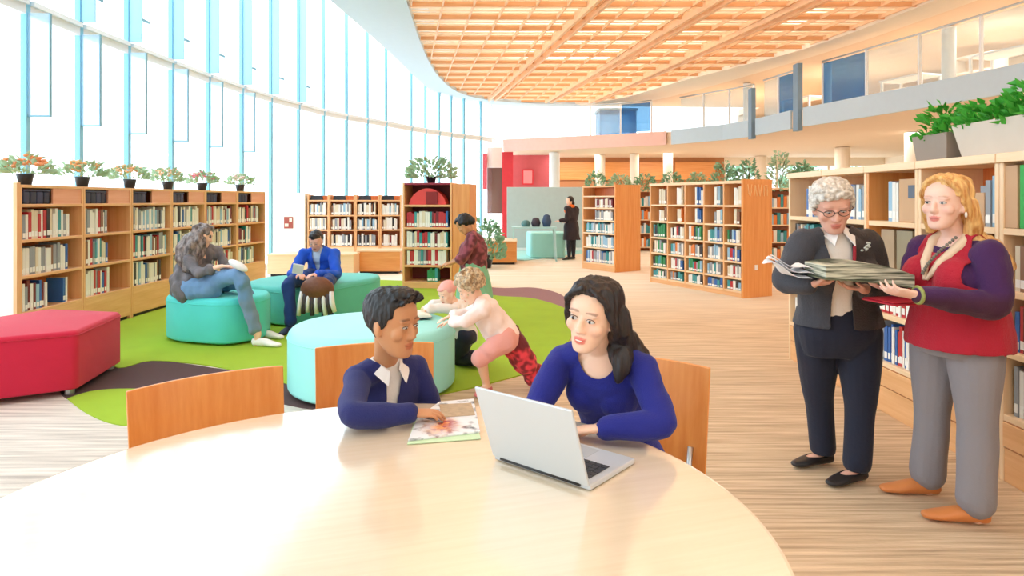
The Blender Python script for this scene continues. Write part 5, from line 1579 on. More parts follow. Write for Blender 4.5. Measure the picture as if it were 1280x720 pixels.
for _ in range(9): m.ell(Nn + lG * (.105 + rr_.uniform(-.022, .022)) + fG * (.135) + UP * (-.07 + rr_.uniform(-.022, .022)) - rl, (.008, .007, .006), seg=8, rn=5)
m.build('brooch', plain('silver_brooch', (214, 220, 214), .3, metal=.3), root, smooth=True)
# the thick open book, seen on its fore edge
def striped_pages():
    m, nt, bs, out = new_mat('striped_pages')
    N_, L = nt.nodes, nt.links
    tc = N_.new('ShaderNodeTexCoord'); mp = N_.new('ShaderNodeMapping'); mp.inputs['Scale'].default_value = (6, 4, 95)
    L.new(tc.outputs['Object'], mp.inputs['Vector'])
    no = N_.new('ShaderNodeTexNoise'); no.inputs['Scale'].default_value = 1; no.inputs['Detail'].default_value = 3
    L.new(mp.outputs[0], no.inputs['Vector'])
    cr = N_.new('ShaderNodeValToRGB'); cr.color_ramp.elements[0].position = .38; cr.color_ramp.elements[0].color = rgb(66, 74, 58)
    cr.color_ramp.elements[1].position = .62; cr.color_ramp.elements[1].color = rgb(208, 208, 188)
    L.new(no.outputs['Fac'], cr.inputs[0]); L.new(cr.outputs[0], bs.inputs['Base Color']); bs.inputs['Roughness'].default_value = .7
    return m
MS = striped_pages(); M_olive = plain('olive_cover', (96, 102, 80), .6)
bk = empty('open_book', (1.69, 3.24, 1.108), 0, 'thick olive and grey book lying open on the grey haired woman\'s hands', 'book')
m = MB(); rs = []
for k in range(17):
    x = -.20 + .42 * k / 16; t_ = k / 16
    zb = .022 - .045 * t_ + .008 * math.sin(PI * t_); th = .082 * math.sin(PI * min(1, max(0, .16 + .68 * t_))) ** .5
    rs.append([(x, -.11, zb), (x, .12, zb), (x, .12, zb + th), (x, -.11, zb + th)])
m.rings(rs); m.build('page_block', MS, bk)
m = MB(); rs = []
for k in range(17):
    x = -.21 + .44 * k / 16; t_ = k / 16; zb = .022 - .045 * t_ + .008 * math.sin(PI * t_)
    rs.append([(x, -.12, zb - .008), (x, .13, zb - .008), (x, .13, zb - .001), (x, -.12, zb - .001)])
m.rings(rs); m.build('cover', M_olive, bk)
# loose white sheets lying over her forearm
pp = empty('paper_sheets', (1.435, 3.33, 1.130), 0, 'loose white sheets over the grey haired woman\'s right forearm', 'paper')
for j in range(3):
    m = MB(); rs = []
    for k in range(13):
        t_ = k / 12; x = -.17 + .21 * t_ + .02 * j; z = .05 - .075 * t_ ** 1.4 + .016 * math.sin(t_ * 7 + j) + .013 * j
        wv = .012 + .075 * t_ ** .7
        rs.append([(x, -wv, z - .001), (x, wv, z + .012 * math.sin(t_ * 9)), (x, wv, z + .002 + .012 * math.sin(t_ * 9)), (x, -wv, z + .001)])
    m.rings(rs); m.build('sheet', plain('white_sheet', (240, 240, 244), .6), pp, smooth=False)

# ---------------------------------------------------------------- blonde woman in the red vest
root = person((2.12, 3.18), 'standing blonde woman in a red knitted vest, purple sleeves and grey trousers')
S = dict(P=(2.165, 3.20, .86), C=(2.140, 3.165, 1.12), N=(2.125, 3.16, 1.325), LS=(2.165, 2.995, 1.245), RS=(2.075, 3.325, 1.245),
         LE=(2.150, 2.93, 1.03), LW=(1.815, 2.95, 1.075), RE=(2.00, 3.34, 1.03), RW=(1.86, 3.22, 1.075), bust=.095, sr=.062,
         LH=(2.185, 3.115, .80), LK=(2.165, 3.07, .46), LA=(2.150, 3.055, .09), RH=(2.13, 3.30, .80), RK=(2.12, 3.33, .46), RA=(2.115, 3.355, .09), LT=(-.98, .2), RT=(-.98, .12),
         hip_left=(.2, -.98, 0), rad=[(.180, .172), (.190, .186), (.175, .175), (.185, .160), (.170, .12), (.085, .07), (.056, .055)], ar=(.066, .062, .052, .046, .030), lr=(.114, .096, .073, .073, .055), fl=.24, jaw=.92, nose=.8)
H = head_matrix((2.050, 3.120, 1.485), (-.87, -.49), 0, -2, 1.10)
sk4 = skin_mat('skin_fair', (242, 200, 182))
body('body', S, H, root, sk4, .006, [((1.815, 2.95, 1.075), (-.97, .22, .14), (.1, .5, .86), 1, .98, 30), ((1.86, 3.22, 1.075), (-.97, -.2, .05), (0, 0, 1), -1, .95, 25)],
     head_tint(H, (.80, .40, .42), (.55, .42, .34), .7, .12))
eyes(H, root, (70, 84, 96), .9)
fR = N3(-.97, -.25, 0); lR = N3(.25, -.97, 0); Nn = V(S['N']); rl = root.location
m = MB(); torso(m, S, .006)
for q in 'LR': arm(m, S, q, .012, end=.93, tip=.034)
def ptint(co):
    # purple above the elbow, deep burgundy on the forearm
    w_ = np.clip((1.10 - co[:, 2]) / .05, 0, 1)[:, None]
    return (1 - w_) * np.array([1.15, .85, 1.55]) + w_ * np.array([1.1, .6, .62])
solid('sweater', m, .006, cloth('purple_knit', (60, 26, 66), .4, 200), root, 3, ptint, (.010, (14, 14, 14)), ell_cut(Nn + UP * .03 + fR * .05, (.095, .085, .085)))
m = MB(); torso(m, S, .020); loft(m, [V(S['P']) + UP * .12, V(S['P']) + UP * .02, V(S['P']) - UP * .07], [(.208, .200), (.228, .216), (.238, .222)], N3(.2, -.98, 0), 26, 3)
def ahole(co, N0=np.array(Nn), l=np.array(lR), f=np.array(fR)):
    d = co - N0; sd = np.abs(d @ l); fr = np.abs(d @ f)
    return (sd > np.interp(d[:, 2], [-.26, -.20, -.10, .0], [.24, .165, .148, .125])) & (d[:, 2] > -.25)
vs_ = solid('vest', m, .006, cloth('crimson_knit', (178, 22, 48), .5, 150), root, 3, white_tint, (.008, (12, 12, 9)),
      cyl_cut(ahole, ell_cut(Nn + UP * .03 + fR * .07, (.100, .085, .115)), lambda co: co[:, 2] < .795))
md = vs_.modifiers.new('thick', 'SOLIDIFY'); md.thickness = .006; md.offset = -1
m = MB()
for q in 'LR': leg(m, S, q, .010, tip=.074, end=.93)
loft(m, [V(S['P']) - UP * .10, V(S['P']) - UP * .02, V(S['P']) + UP * .06], [(.185, .175), (.200, .196), (.19, .19)], N3(.2, -.98, 0), 24, 3)
solid('trousers', m, .007, cloth('grey_trousers', (138, 134, 140), .2, 80), root, 3, white_tint, (.010, (12, 12, 4)), lambda co: co[:, 2] < .03)
for q in 'LR': shoe('shoe', root, S[q + 'A'], S[q + 'T'], .26, plain('tan_leather', (214, 132, 72), .45), .006, .05, .044, False)
# cream scarf and string of beads down the front
m = MB()
m.tube([Nn - fR * .05 + UP * .03 - rl, Nn + lR * .07 + UP * .015 - rl, Nn + lR * .085 + fR * .05 - UP * .02 - rl, Nn + lR * .045 + fR * .145 - UP * .12 - rl, Nn + fR * .185 + lR * .01 - UP * .20 - rl], [.018, .022, .024, .020, .008], 10)
m.tube([Nn - fR * .05 + UP * .03 - rl, Nn - lR * .07 + UP * .015 - rl, Nn - lR * .075 + fR * .05 - UP * .02 - rl, Nn - lR * .03 + fR * .15 - UP * .12 - rl, Nn + fR * .185 - UP * .20 - rl], [.018, .022, .024, .020, .008], 10)
m.build('scarf', plain('cream_scarf', (232, 206, 178), .8, bump=.3, bscale=90), root, smooth=True)
m = MB()
for k in range(16):
    t_ = k / 15
    m.ell(Nn + lR * (.075 - .075 * t_) + fR * (.085 + .11 * math.sin(t_ * PI / 2)) - UP * (.0 + .17 * t_) - rl, .008, seg=8, rn=6)
m.build('necklace', plain('grey_bead', (120, 116, 104), .4), root, smooth=True)
m = MB()
def hair_r(t):
    cap(t, .015, .080)
    for s in (-1, 1):
        t.tube([(s * .008, .060, .112), (s * .040, .060, .094), (s * .066, .040, .065), (s * .083, .002, .02), (s * .086, -.026, -.05), (s * .078, -.05, -.13)], [(.014, .010), (.018, .011), (.022, .013), (.024, .016), (.027, .020), (.028, .022)], 12)
add_local(m, H, hair_r)
hb = lambda x, y, z: H @ V((x, y, z))
limb(m, [hb(0, -.085, .03), hb(-.01, -.11, -.05), hb(-.03, -.14, -.14), (2.265, 3.10, 1.27), (2.315, 3.06, 1.19)], [(.075, .045), (.085, .05), (.09, .05), (.080, .04), (.03, .02)], 4, 20)
limb(m, [hb(-.080, -.03, .0), hb(-.090, -.05, -.08), hb(-.085, -.06, -.15), (2.205, 2.985, 1.275)], [(.03, .03), (.036, .036), (.04, .034), (.018, .014)], 4, 16)
solid('hair', m, .0055, hair_mat('golden_hair', (190, 124, 58), (240, 198, 128), (36, 36, 8)), root, 2, None, (.009, (45, 45, 8)))
m = MB().ell(hb(-.088, .012, -.045) - rl, (.006, .006, .014), seg=10, rn=7); m.build('earring', plain('pearl', (240, 236, 226), .2), root, smooth=True)
# bracelet and the red folder she holds
MB().tube([V(S['LW']) + V((.0, .040 * math.cos(a), .036 * math.sin(a))) - rl for a in [2 * PI * q / 16 for q in range(17)]], .008, 8).build('bracelet', plain('olive_bead', (150, 160, 90), .5, .4, 60), root, smooth=True)
rf = empty('red_folder', (1.76, 3.10, 1.02), .2, 'thin crimson folder under the hands of the woman in the red vest', 'folder')
m = MB().box(-.06, .14, -.11, .09, 0, .008); m.box(-.055, .135, -.105, .085, .009, .014)
m.build('cover', plain('crimson_card', (176, 24, 48), .5), rf, bevel=.003)

# ---------------------------------------------------------------- seated person in the grey shawl
root = person((-3.35, 7.2), 'seated person with long grey brown hair, grey shawl, jeans and white trainers')
S = dict(P=(-3.40, 7.18, .60), C=(-3.40, 7.14, .83), N=(-3.36, 7.12, .985), LS=(-3.24, 7.26, .93), RS=(-3.42, 6.97, .93), k=.95,
         LE=(-3.10, 7.15, .74), LW=(-2.93, 6.95, .80), RE=(-3.25, 6.80, .75), RW=(-2.98, 6.78, .82),
         LH=(-3.32, 7.26, .59), LK=(-2.90, 7.05, .60), LA=(-2.70, 7.15, .12), RH=(-3.42, 7.05, .60), RK=(-2.78, 6.72, .72), RA=(-2.60, 6.74, .13), LT=(.9, -.3), RT=(.96, -.2),
         rad=[(.18, .15), (.19, .16), (.165, .14), (.165, .13), (.155, .10), (.080, .06), (.05, .05)], lr=(.095, .08, .062, .058, .045))
H = head_matrix((-3.315, 7.09, 1.115), (.72, .55), 22, 0, 1.0)
body('body', S, H, root, sk, .009, [((-2.93, 6.95, .80), (.7, -.5, 0), (0, 0, -1), -1, 1, 30), ((-2.98, 6.78, .82), (.9, .2, -.05), (0, 0, -1), 1, 1, 30)], head_tint(H))
m = MB(); torso(m, S, .012); arm(m, S, 'L', .012, end=.5, tip=.045); arm(m, S, 'R', .012, end=.5, tip=.045)
limb(m, [(-3.42, 7.15, .72), (-3.44, 7.05, .62), (-3.40, 6.95, .56)], [.20, .21, .17], 3)
solid('shawl', m, .010, cloth('grey_shawl', (112, 108, 112), .8, 40), root, 3, lambda co: (.75 + .5 * np.array([noise.noise(V((c[0] * 14, c[1] * 14, c[2] * 9))) + .35 for c in co.tolist()]))[:, None] * np.ones((1, 3)), (.035, (11, 11, 8)))
m = MB()
for q in 'LR': leg(m, S, q, .012, tip=.055, end=.9)
limb(m, [(-3.52, 7.12, .56), (-3.40, 6.92, .56), (-3.12, 6.85, .58)], [.13, .13, .11], 3)
def jeans(co):
    w_ = np.clip((.50 - co[:, 2]) / .04, 0, 1)[:, None]
    return np.ones((len(co), 3)) * (1 - w_) + w_ * np.array([1.25, .95, .82])
solid('jeans', m, .010, cloth('light_denim', (104, 142, 180), .4, 80), root, 3, jeans, (.020, (14, 14, 10)))
for q in 'LR': shoe('trainer', root, S[q + 'A'], S[q + 'T'], .29, plain('white_trainer', (240, 240, 236), .6), .009, .062, .05, False)
m = MB()
add_local(m, H, lambda t: (t.ell((0, -.022, .03), (.092, .105, .098), seg=22, rn=14), t.ell((0, -.06, -.06), (.095, .075, .09), seg=20, rn=12), t.ell((0, .03, .08), (.07, .06, .04), seg=16, rn=10)))
limb(m, [(-3.35, 7.06, 1.10), (-3.40, 7.02, 1.0), (-3.42, 7.0, .90), (-3.38, 6.95, .80)], [.105, .135, .14, .09], 3)
solid('hair', m, .009, hair_mat('ash_brown_hair', (70, 60, 58), (150, 138, 134), (22, 22, 10)), root, 2, None, (.030, (18, 18, 12)))
bg_ = tag(MB().ell((0, 0, 0), (.11, .05, .04), Matrix.Rotation(.5, 3, 'Y'), seg=20, rn=14).build('pouch', plain('white_quilt', (232, 232, 236), .7, bump=.4, bscale=30), smooth=True), 'white pouch resting on the knee of the person in the grey shawl', 'bag')
bg_.location = (-2.78, 6.70, .835)

# ---------------------------------------------------------------- boy in the bright blue jumper
root = person((-2.38, 8.2), 'seated person in a bright royal blue jumper and navy trousers looking down')
S = dict(P=(-2.36, 8.28, .58), C=(-2.36, 8.22, .76), N=(-2.385, 8.14, .90), LS=(-2.19, 8.12, .83), RS=(-2.56, 8.12, .83), k=.9,
         LE=(-2.10, 7.92, .60), LW=(-2.28, 7.68, .64), RE=(-2.64, 7.92, .60), RW=(-2.46, 7.66, .64),
         LH=(-2.27, 8.22, .57), LK=(-2.12, 7.60, .54), LA=(-2.10, 7.50, .10), RH=(-2.45, 8.22, .57), RK=(-2.56, 7.58, .54), RA=(-2.50, 7.45, .10), LT=(.1, -1), RT=(-.15, -1),
         rad=[(.17, .13), (.175, .14), (.16, .13), (.165, .125), (.155, .095), (.080, .06), (.05, .05)], lr=(.09, .08, .062, .056, .042))
H = head_matrix((-2.39, 8.05, 1.00), (-.08, -1), 26, 0, 1.0)
body('body', S, H, root, sk3, .009, [((-2.28, 7.68, .64), (-.5, -.8, -.1), (0, 0, -1), 1, 1, 30), ((-2.46, 7.66, .64), (.5, -.8, -.1), (0, 0, -1), -1, 1, 30)], head_tint(H, brow=(.3, .25, .22)))
eyes(H, root, (50, 36, 28), .5)
m = MB(); torso(m, S, .004)
solid('shirt', m, .010, cloth('pale_blue_shirt', (190, 212, 236), .2, 60), root, 2, white_tint)
m = MB(); torso(m, S, .024); arm(m, S, 'L', .024, end=.9, tip=.035); arm(m, S, 'R', .024, end=.9, tip=.035)
Nn = V(S['N'])
solid('jumper', m, .010, cloth('royal_blue_knit', (20, 84, 204), .4, 60), root, 3, white_tint, (.020, (12, 12, 12)),
      lambda co, N0=np.array(Nn): (co[:, 1] < N0[1]) & (np.abs(co[:, 0] - N0[0]) < np.interp(co[:, 2] - N0[2], [-.26, -.02, .08], [.015, .055, .07])) & (co[:, 2] > N0[2] - .26))
m = MB()
for q in 'LR': leg(m, S, q, .014, tip=.055, end=.93)
solid('trousers', m, .010, cloth('blue_trousers', (22, 56, 120), .3, 60), root, 3, white_tint, (.014, (12, 12, 8)))
for q in 'LR': shoe('shoe', root, S[q + 'A'], S[q + 'T'], .27, plain('navy_shoe', (26, 38, 70), .5), .009, .055, .046, False)
m = MB(); add_local(m, H, lambda t: (t.ell((0, -.022, .040), (.082, .094, .088), seg=22, rn=14), t.ell((0, .03, .088), (.064, .060, .038), seg=18, rn=10)))
solid('hair', m, .008, hair_mat('black_hair', (12, 12, 16), (30, 28, 32), (50, 50, 20)), root, 2, None, (.012, (40, 40, 30)))
# the brown and white bag on his lap, the white sheet in his hand
bg_ = empty('shoulder_bag', (-2.17, 7.36, .22), 0, 'brown bag over a striped cloth, held between the knees of the blue jumper wearer', 'bag')
m = MB(); loft(m, [(0, 0, .20), (.0, 0, .28), (0, -.01, .36), (0, 0, .42)], [(.17, .08), (.19, .11), (.16, .10), (.08, .05)], V((1, 0, 0)), 20, 4)
m.build('leather_top', plain('chestnut_leather', (112, 66, 44), .5, .3, 30, .4, 30), bg_, smooth=True)
for par, cc in ((0, ('white_fringe', (232, 232, 236))), (1, ('dark_fringe', (70, 62, 70)))):
    m = MB()
    for k in range(9):
        if k % 2 != par: continue
        x = -.16 + .04 * k; m.tube([(x, -.02, .26), (x * 1.1, -.045, .14), (x * 1.25, -.03, .0 + .02 * (k % 3))], [(.024, .05), (.027, .05), (.024, .03)], 10)
    m.build('striped_cloth', plain(cc[0], cc[1], .7), bg_, smooth=True)
q = tag(MB().box(-.06, .06, -.004, .004, -.05, .08).build('white_card', plain('white_sheet', (240, 240, 244), .6)), 'small white card in the hands of the person in the blue jumper', 'card'); q.location = (-2.44, 7.52, .70); q.rotation_euler = (.5, .2, .2)

# ---------------------------------------------------------------- dark haired child standing in maroon
root = person((-.50, 8.05), 'dark haired child in a maroon patterned top standing behind the curly haired child')
S = dict(P=(-.47, 8.05, .70), C=(-.47, 8.03, .93), N=(-.50, 8.0, 1.08), LS=(-.48, 7.86, 1.03), RS=(-.46, 8.18, 1.03), k=.9,
         LE=(-.56, 7.80, .82), LW=(-.74, 7.84, .74), RE=(-.58, 8.22, .82), RW=(-.74, 8.12, .74), sr=.055,
         LH=(-.47, 7.97, .66), LK=(-.47, 7.96, .36), LA=(-.46, 7.98, .09), RH=(-.47, 8.13, .66), RK=(-.47, 8.14, .36), RA=(-.46, 8.12, .09), LT=(-1, -.1), RT=(-1, .1),
         rad=[(.15, .14), (.16, .15), (.15, .15), (.155, .15), (.14, .11), (.075, .06), (.045, .045)], ar=(.05, .045, .035, .032, .024), lr=(.07, .06, .045, .042, .03), fl=.22)
H = head_matrix((-.575, 7.98, 1.205), (-.92, .30), 42, 0, 1.0)
body('body', S, H, root, sk2, .009, [((-.74, 7.84, .74), (-.9, .2, -.2), (0, 0, -1), 1, .9, 30), ((-.74, 8.12, .74), (-.9, -.2, -.2), (0, 0, -1), -1, .9, 30)], head_tint(H))
eyes(H, root, (50, 36, 28), .6)
m = MB(); torso(m, S, .020); arm(m, S, 'L', .02, end=.25, tip=.05); arm(m, S, 'R', .02, end=.25, tip=.05)
def mot(a, b, sc):
    def f(co):
        q_ = np.clip(np.array([noise.noise(V((c[0] * sc, c[1] * sc, c[2] * sc))) for c in co.tolist()]) * 2.2 + .5, 0, 1)[:, None]
        return q_ * np.array(a) + (1 - q_) * np.array(b)
    return f
solid('top', m, .010, cloth('maroon_pattern', (128, 62, 76), .4, 60), root, 3, mot((1.5, 1.5, 1.4), (.6, .5, .5), 22), (.014, (12, 12, 12)))
m = MB(); loft(m, [(-.47, 8.05, .74), (-.47, 8.05, .55), (-.46, 8.05, .30)], [(.17, .16), (.20, .19), (.25, .23)], V((0, 1, 0)), 24, 4)
solid('skirt', m, .010, cloth('sea_green_skirt', (130, 190, 160), .3, 60), root, 2, white_tint, (.020, (14, 14, 3)))
for q in 'LR': shoe('shoe', root, S[q + 'A'], S[q + 'T'], .22, plain('black_flat', (30, 28, 32), .4), .009, .045, .04, False)
m = MB(); add_local(m, H, lambda t: (t.ell((0, -.026, .034), (.092, .104, .094), seg=22, rn=14), t.ell((0, .02, .085), (.07, .068, .038), seg=16, rn=10), t.ell((0, -.10, -.02), (.05, .045, .06), seg=16, rn=10)))
solid('hair', m, .009, hair_mat('black_hair', (12, 12, 16), (30, 28, 32), (50, 50, 20)), root, 2, None, (.010, (40, 40, 30)))

# ---------------------------------------------------------------- curly haired child leaning on the ottoman
root = person((-.08, 5.08), 'curly blonde child in a pale pink top leaning on the pale round ottoman')
S = dict(P=(-.070, 5.10, .455), C=(-.175, 5.06, .60), N=(-.245, 5.03, .725), LS=(-.215, 4.905, .695), RS=(-.215, 5.155, .695), k=.78,
         LE=(-.345, 4.86, .60), LW=(-.470, 4.98, .585), RE=(-.34, 5.24, .61), RW=(-.49, 5.18, .585), sr=.045,
         LH=(-.10, 5.03, .42), LK=(-.235, 4.99, .30), LA=(-.200, 5.10, .085), RH=(-.02, 5.17, .42), RK=(.075, 5.20, .23), RA=(.205, 5.24, .09), LT=(-.5, -.85), RT=(.7, -.4),
         rad=[(.105, .10), (.115, .11), (.10, .095), (.105, .095), (.105, .08), (.055, .05), (.036, .036)], ar=(.042, .038, .032, .030, .022), lr=(.075, .066, .052, .046, .032), fl=.17)
H = head_matrix((-.320, 5.00, .835), (-.93, -.2), 34, 0, .98)
body('body', S, H, root, sk, .007, [((-.470, 4.98, .585), (-.9, .35, -.35), (0, 0, -1), 1, .72, 20), ((-.49, 5.18, .585), (-.95, -.1, -.35), (0, 0, -1), -1, .72, 20)], head_tint(H))
eyes(H, root, (80, 90, 110), .8)
m = MB(); torso(m, S, .024, low=-.02); arm(m, S, 'L', .014, end=.7, tip=.036); arm(m, S, 'R', .014, end=.7, tip=.036)
solid('top', m, .007, cloth('pale_pink_cotton', (252, 232, 228), .3, 90), root, 3, white_tint, (.016, (16, 16, 10)), ell_cut(V(S['N']) + V((-.02, 0, .035)), (.05, .05, .04)))
m = MB(); torso(m, S, .016, top=True); leg(m, S, 'L', .010, end=.0, tip=.062)
limb(m, [(-.05, 5.04, .44), (-.12, 5.01, .39), (-.18, 4.99, .36)], [.105, .085, .068], 3)
solid('shorts', m, .007, cloth('rose_shorts', (236, 168, 160), .3, 90), root, 3, white_tint, (.010, (12, 12, 12)), lambda co: co[:, 2] - .55 * (co[:, 0] + .1) > .50)
m = MB(); leg(m, S, 'R', .026, tip=.07, end=.93)
limb(m, [(-.01, 5.12, .47), (.05, 5.14, .35), (.12, 5.16, .22)], [.075, .09, .085], 3)
def floral(co):
    f = mot((1.9, 1.25, 1.3), (.55, .35, .38), 26)(co)
    w_ = np.clip((co[:, 2] - .34) / .03, 0, 1)[:, None]
    return f * (1 - w_) + w_ * np.array([.35, .35, .38])
solid('floral_trousers', m, .007, cloth('floral_red', (176, 60, 72), .5, 60), root, 3, floral, (.014, (16, 16, 16)))
shoe('sandal', root, S['LA'], S['LT'], .18, plain('rose_sandal', (214, 120, 120), .6), .007, .04, .036)
shoe('shoe', root, S['RA'], S['RT'], .18, plain('dark_brown_shoe', (70, 44, 40), .6), .007, .05, .038, False)
m = MB(); rr_ = random.Random(11)
def curls(t):
    t.ell((0, -.022, .038), (.090, .100, .090), seg=20, rn=14)
    for _ in range(150):
        a = rr_.uniform(0, 2 * PI); z_ = rr_.uniform(-.75, 1); q_ = math.sqrt(max(0, 1 - z_ * z_))
        x, y, z = .098 * q_ * math.cos(a), -.026 + .108 * q_ * math.sin(a), .036 + .098 * z_
        if y > .055 and z < .085: continue
        t.ell((x, y, z), rr_.uniform(.014, .024), seg=8, rn=6)
add_local(m, H, curls)
solid('curly_hair', m, .006, hair_mat('curly_blonde', (132, 104, 74), (224, 198, 160), (30, 30, 30)), root, 1, None, (.010, (40, 40, 40)))

# ---------------------------------------------------------------- toddler beyond the ottoman
root = person((-.47, 5.9), 'small child in a pink cap and white top kneeling behind the round ottoman')
S = dict(P=(-.42, 5.86, .30), C=(-.45, 5.84, .46), N=(-.49, 5.82, .57), LS=(-.50, 5.71, .55), RS=(-.44, 5.93, .55), k=.75,
         LE=(-.60, 5.66, .57), LW=(-.72, 5.60, .575), RE=(-.58, 5.96, .57), RW=(-.72, 5.88, .575), sr=.04,
         LH=(-.41, 5.80, .30), LK=(-.50, 5.96, .08), LA=(-.30, 5.84, .07), RH=(-.40, 5.92, .30), RK=(-.50, 6.06, .08), RA=(-.28, 6.02, .07),
         rad=[(.10, .09), (.11, .10), (.095, .09), (.10, .09), (.095, .075), (.052, .046), (.034, .034)], ar=(.038, .034, .030, .027, .02), lr=(.07, .065, .05, .045, .032))
H = head_matrix((-.565, 5.79, .685), (-.75, -.66), 22, 0, .88)
body('body', S, H, root, sk, .008, [((-.72, 5.60, .575), (-.9, -.2, -.3), (0, 0, -1), 1, .66, 20), ((-.72, 5.88, .575), (-.9, -.1, -.3), (0, 0, -1), -1, .66, 20)], head_tint(H), feet=False)
eyes(H, root, (80, 90, 110), .8)
m = MB(); torso(m, S, .012); arm(m, S, 'L', .014, end=.9, tip=.03); arm(m, S, 'R', .014, end=.9, tip=.03)
solid('top', m, .008, cloth('white_cotton', (238, 234, 232), .2, 120), root, 3, white_tint, (.012, (14, 14, 14)))
m = MB()
for q in 'LR': leg(m, S, q, .015)
torso(m, dict(S, C=(-.44, 5.85, .40), N=(-.44, 5.85, .42), LS=(-.44, 5.82, .40), RS=(-.44, 5.88, .40), rad=[(.10, .09), (.115, .105), (.1, .09), (.08, .08), (.05, .05), (.04, .04), (.03, .03)]), .01)
solid('trousers', m, .009, cloth('navy_trousers', (32, 36, 60)), root, 2, white_tint)
m = MB(); add_local(m, H, lambda t: (t.ell((0, -.018, .045), (.086, .096, .080), seg=22, rn=14), t.ell((0, .055, .070), (.055, .045, .018), seg=18, rn=8)))
solid('cap', m, .007, plain('rose_cap', (236, 170, 160), .8, bump=.2), root, 2)
# open white picture book on the ottoman
pb_ = empty('open_book', (-.86, 5.50, .535), .3, 'open white picture book on the big round pale ottoman', 'book')
for s in (-1, 1):
    m = MB(); rs = []
    for k in range(9):
        t_ = k / 8; x = s * .17 * t_; z = .022 * math.sin(PI * min(1, .15 + t_ * .8)) ** .7
        rs.append([(x, -.12, 0), (x, .12, 0), (x, .12, z + .004), (x, -.12, z + .004)])
    m.rings(rs); m.build('pages', plain('page_paper', (240, 234, 220), .8), pb_)
MB().box(-.175, .175, -.125, .125, -.006, -.001).build('cover', plain('grey_cover', (90, 92, 110), .5), pb_)

# ---------------------------------------------------------------- distant person in black with an orange scarf
root = person((1.50, 16.6), 'distant person in a black coat and orange scarf by the pale blue table')
x0, y0 = 1.50, 16.6
S = dict(P=(x0, y0, .85), C=(x0, y0, 1.12), N=(x0 - .02, y0, 1.34), LS=(x0 + .12, y0 + .12, 1.27), RS=(x0 - .12, y0 - .12, 1.27),
         LE=(x0 + .12, y0 + .05, 1.0), LW=(x0 - .1, y0 - .05, .95), RE=(x0 - .12, y0 - .22, 1.0), RW=(x0 - .3, y0 - .15, .98),
         LH=(x0 + .06, y0 + .06, .84), LK=(x0 + .05, y0 + .06, .46), LA=(x0 + .05, y0 + .06, .09), RH=(x0 - .06, y0 - .06, .84), RK=(x0 - .07, y0 - .06, .46), RA=(x0 - .07, y0 - .06, .09), LT=(-.7, -.6), RT=(-.7, -.6))
H = head_matrix((x0 - .05, y0 - .02, 1.47), (-.8, -.5), 10, 0, 1.0)
body('body', S, H, root, sk, .014, [((x0 - .1, y0 - .05, .95), (-1, 0, 0), (0, 0, -1), 1, 1, 30), ((x0 - .3, y0 - .15, .98), (-1, 0, 0), (0, 0, -1), 1, 1, 30)], head_tint(H))
m = MB(); torso(m, S, .03); arm(m, S, 'L', .02); arm(m, S, 'R', .02)
loft(m, [(x0, y0, .95), (x0, y0, .75), (x0, y0, .50)], [(.19, .16), (.21, .18), (.23, .20)], V((1, 1, 0)).normalized(), 20, 3)
solid('coat', m, .014, cloth('black_coat', (44, 34, 40), .4, 30), root, 2, white_tint, (.03, (8, 8, 5)))
m = MB(); leg(m, S, 'L', .01); leg(m, S, 'R', .01); solid('trousers', m, .014, cloth('dark_trousers', (34, 36, 48)), root, 2, white_tint)
for q in 'LR': shoe('shoe', root, S[q + 'A'], S[q + 'T'], .26, plain('black_flat', (30, 28, 32), .4), .012, .05, .045, False)
m = MB(); m.ell((-.02, 0, 1.34), (.11, .11, .06), seg=20, rn=10); m.ell((-.10, -.08, 1.24), (.10, .08, .10), seg=18, rn=10)
m.build('scarf', plain('orange_scarf', (240, 120, 40), .7, bump=.3, bscale=20), root, smooth=True)
m = MB(); add_local(m, H, lambda t: (t.ell((0, -.022, .035), (.09, .10, .095), seg=20, rn=12), t.ell((0, -.06, -.06), (.085, .06, .09), seg=16, rn=10)))
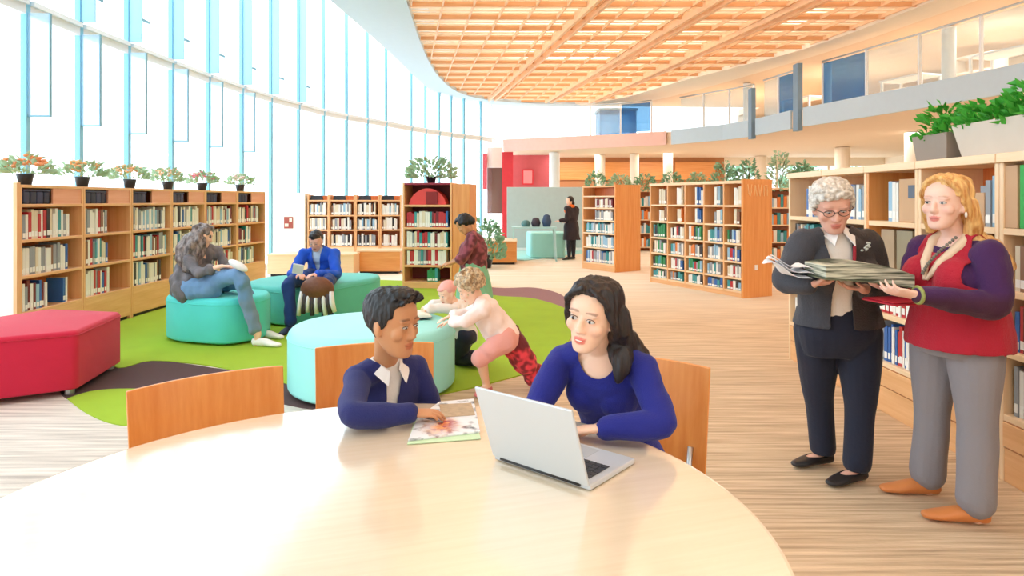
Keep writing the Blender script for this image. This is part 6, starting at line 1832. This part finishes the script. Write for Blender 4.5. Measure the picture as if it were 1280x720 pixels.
solid('hair', m, .012, hair_mat('black_hair', (12, 12, 16), (30, 28, 32), (50, 50, 20)), root, 2)
# ================================================================ light and camera
w = bpy.data.worlds.new('sky'); SC.world = w
w.use_nodes = True
nt = w.node_tree
bg = nt.nodes['Background']
bg.inputs[0].default_value = (0.90, 0.955, 1.0, 1)
bg.inputs[1].default_value = 2.0
def area(name, loc, rot, size, power, color=(1, 1, 1), sy=None):
    l = bpy.data.lights.new(name, 'AREA'); l.energy = power; l.size = size; l.color = color
    if sy: l.shape = 'RECTANGLE'; l.size_y = sy
    o = bpy.data.objects.new(name, l); COL.objects.link(o); o.location = loc; o.rotation_euler = rot
    return o
# unseen fill lights added above the slats to brighten the ceiling board
for k, y in enumerate((3, 7, 11, 15, 19, 22)):
    area('ceiling_fill', (2.6, y, CZ + .45), (PI, 0, 0), 8.0 if y < 21 else 4.5, 95, (.96, .98, 1), 1.4)
# added fill lights without fixtures, brightening the upper floor and under the mezzanine
for x, y in ((11, 6), (10.8, 10), (10.3, 14), (9.6, 18), (8.2, 22.5)):
    area('soffit_fill', (x, y, 5.06), (0, 0, 0), 1.6, 60, (1, .98, .95))
for x, y in ((12, 8), (11.6, 13), (10.5, 18), (9.5, 23), (6, 25.5), (2.5, 26)):
    area('soffit_fill', (x, y, 3.28), (0, 0, 0), 1.8, 45, (1, .98, .95))
cam = bpy.data.cameras.new('camera')
cam.sensor_width = 36.0
cam.lens = FOC / 1280 * 36.0
cam.shift_y = -(360 - HOR) / 1280
cam.clip_start = 0.05
co = bpy.data.objects.new('camera', cam); COL.objects.link(co)
co.location = (0, 0, EYE); co.rotation_euler = (PI / 2, 0, 0)
SC.camera = co
SC.view_settings.view_transform = 'Standard'
SC.view_settings.look = 'None'
SC.view_settings.gamma = 1
SC.view_settings.use_curve_mapping = False
SC.view_settings.exposure = 0.72
SC.cycles.max_bounces = 8
SC.cycles.diffuse_bounces = 5
SC.cycles.transparent_max_bounces = 24
SC.cycles.use_denoising = True
SC.cycles.sample_clamp_indirect = 6
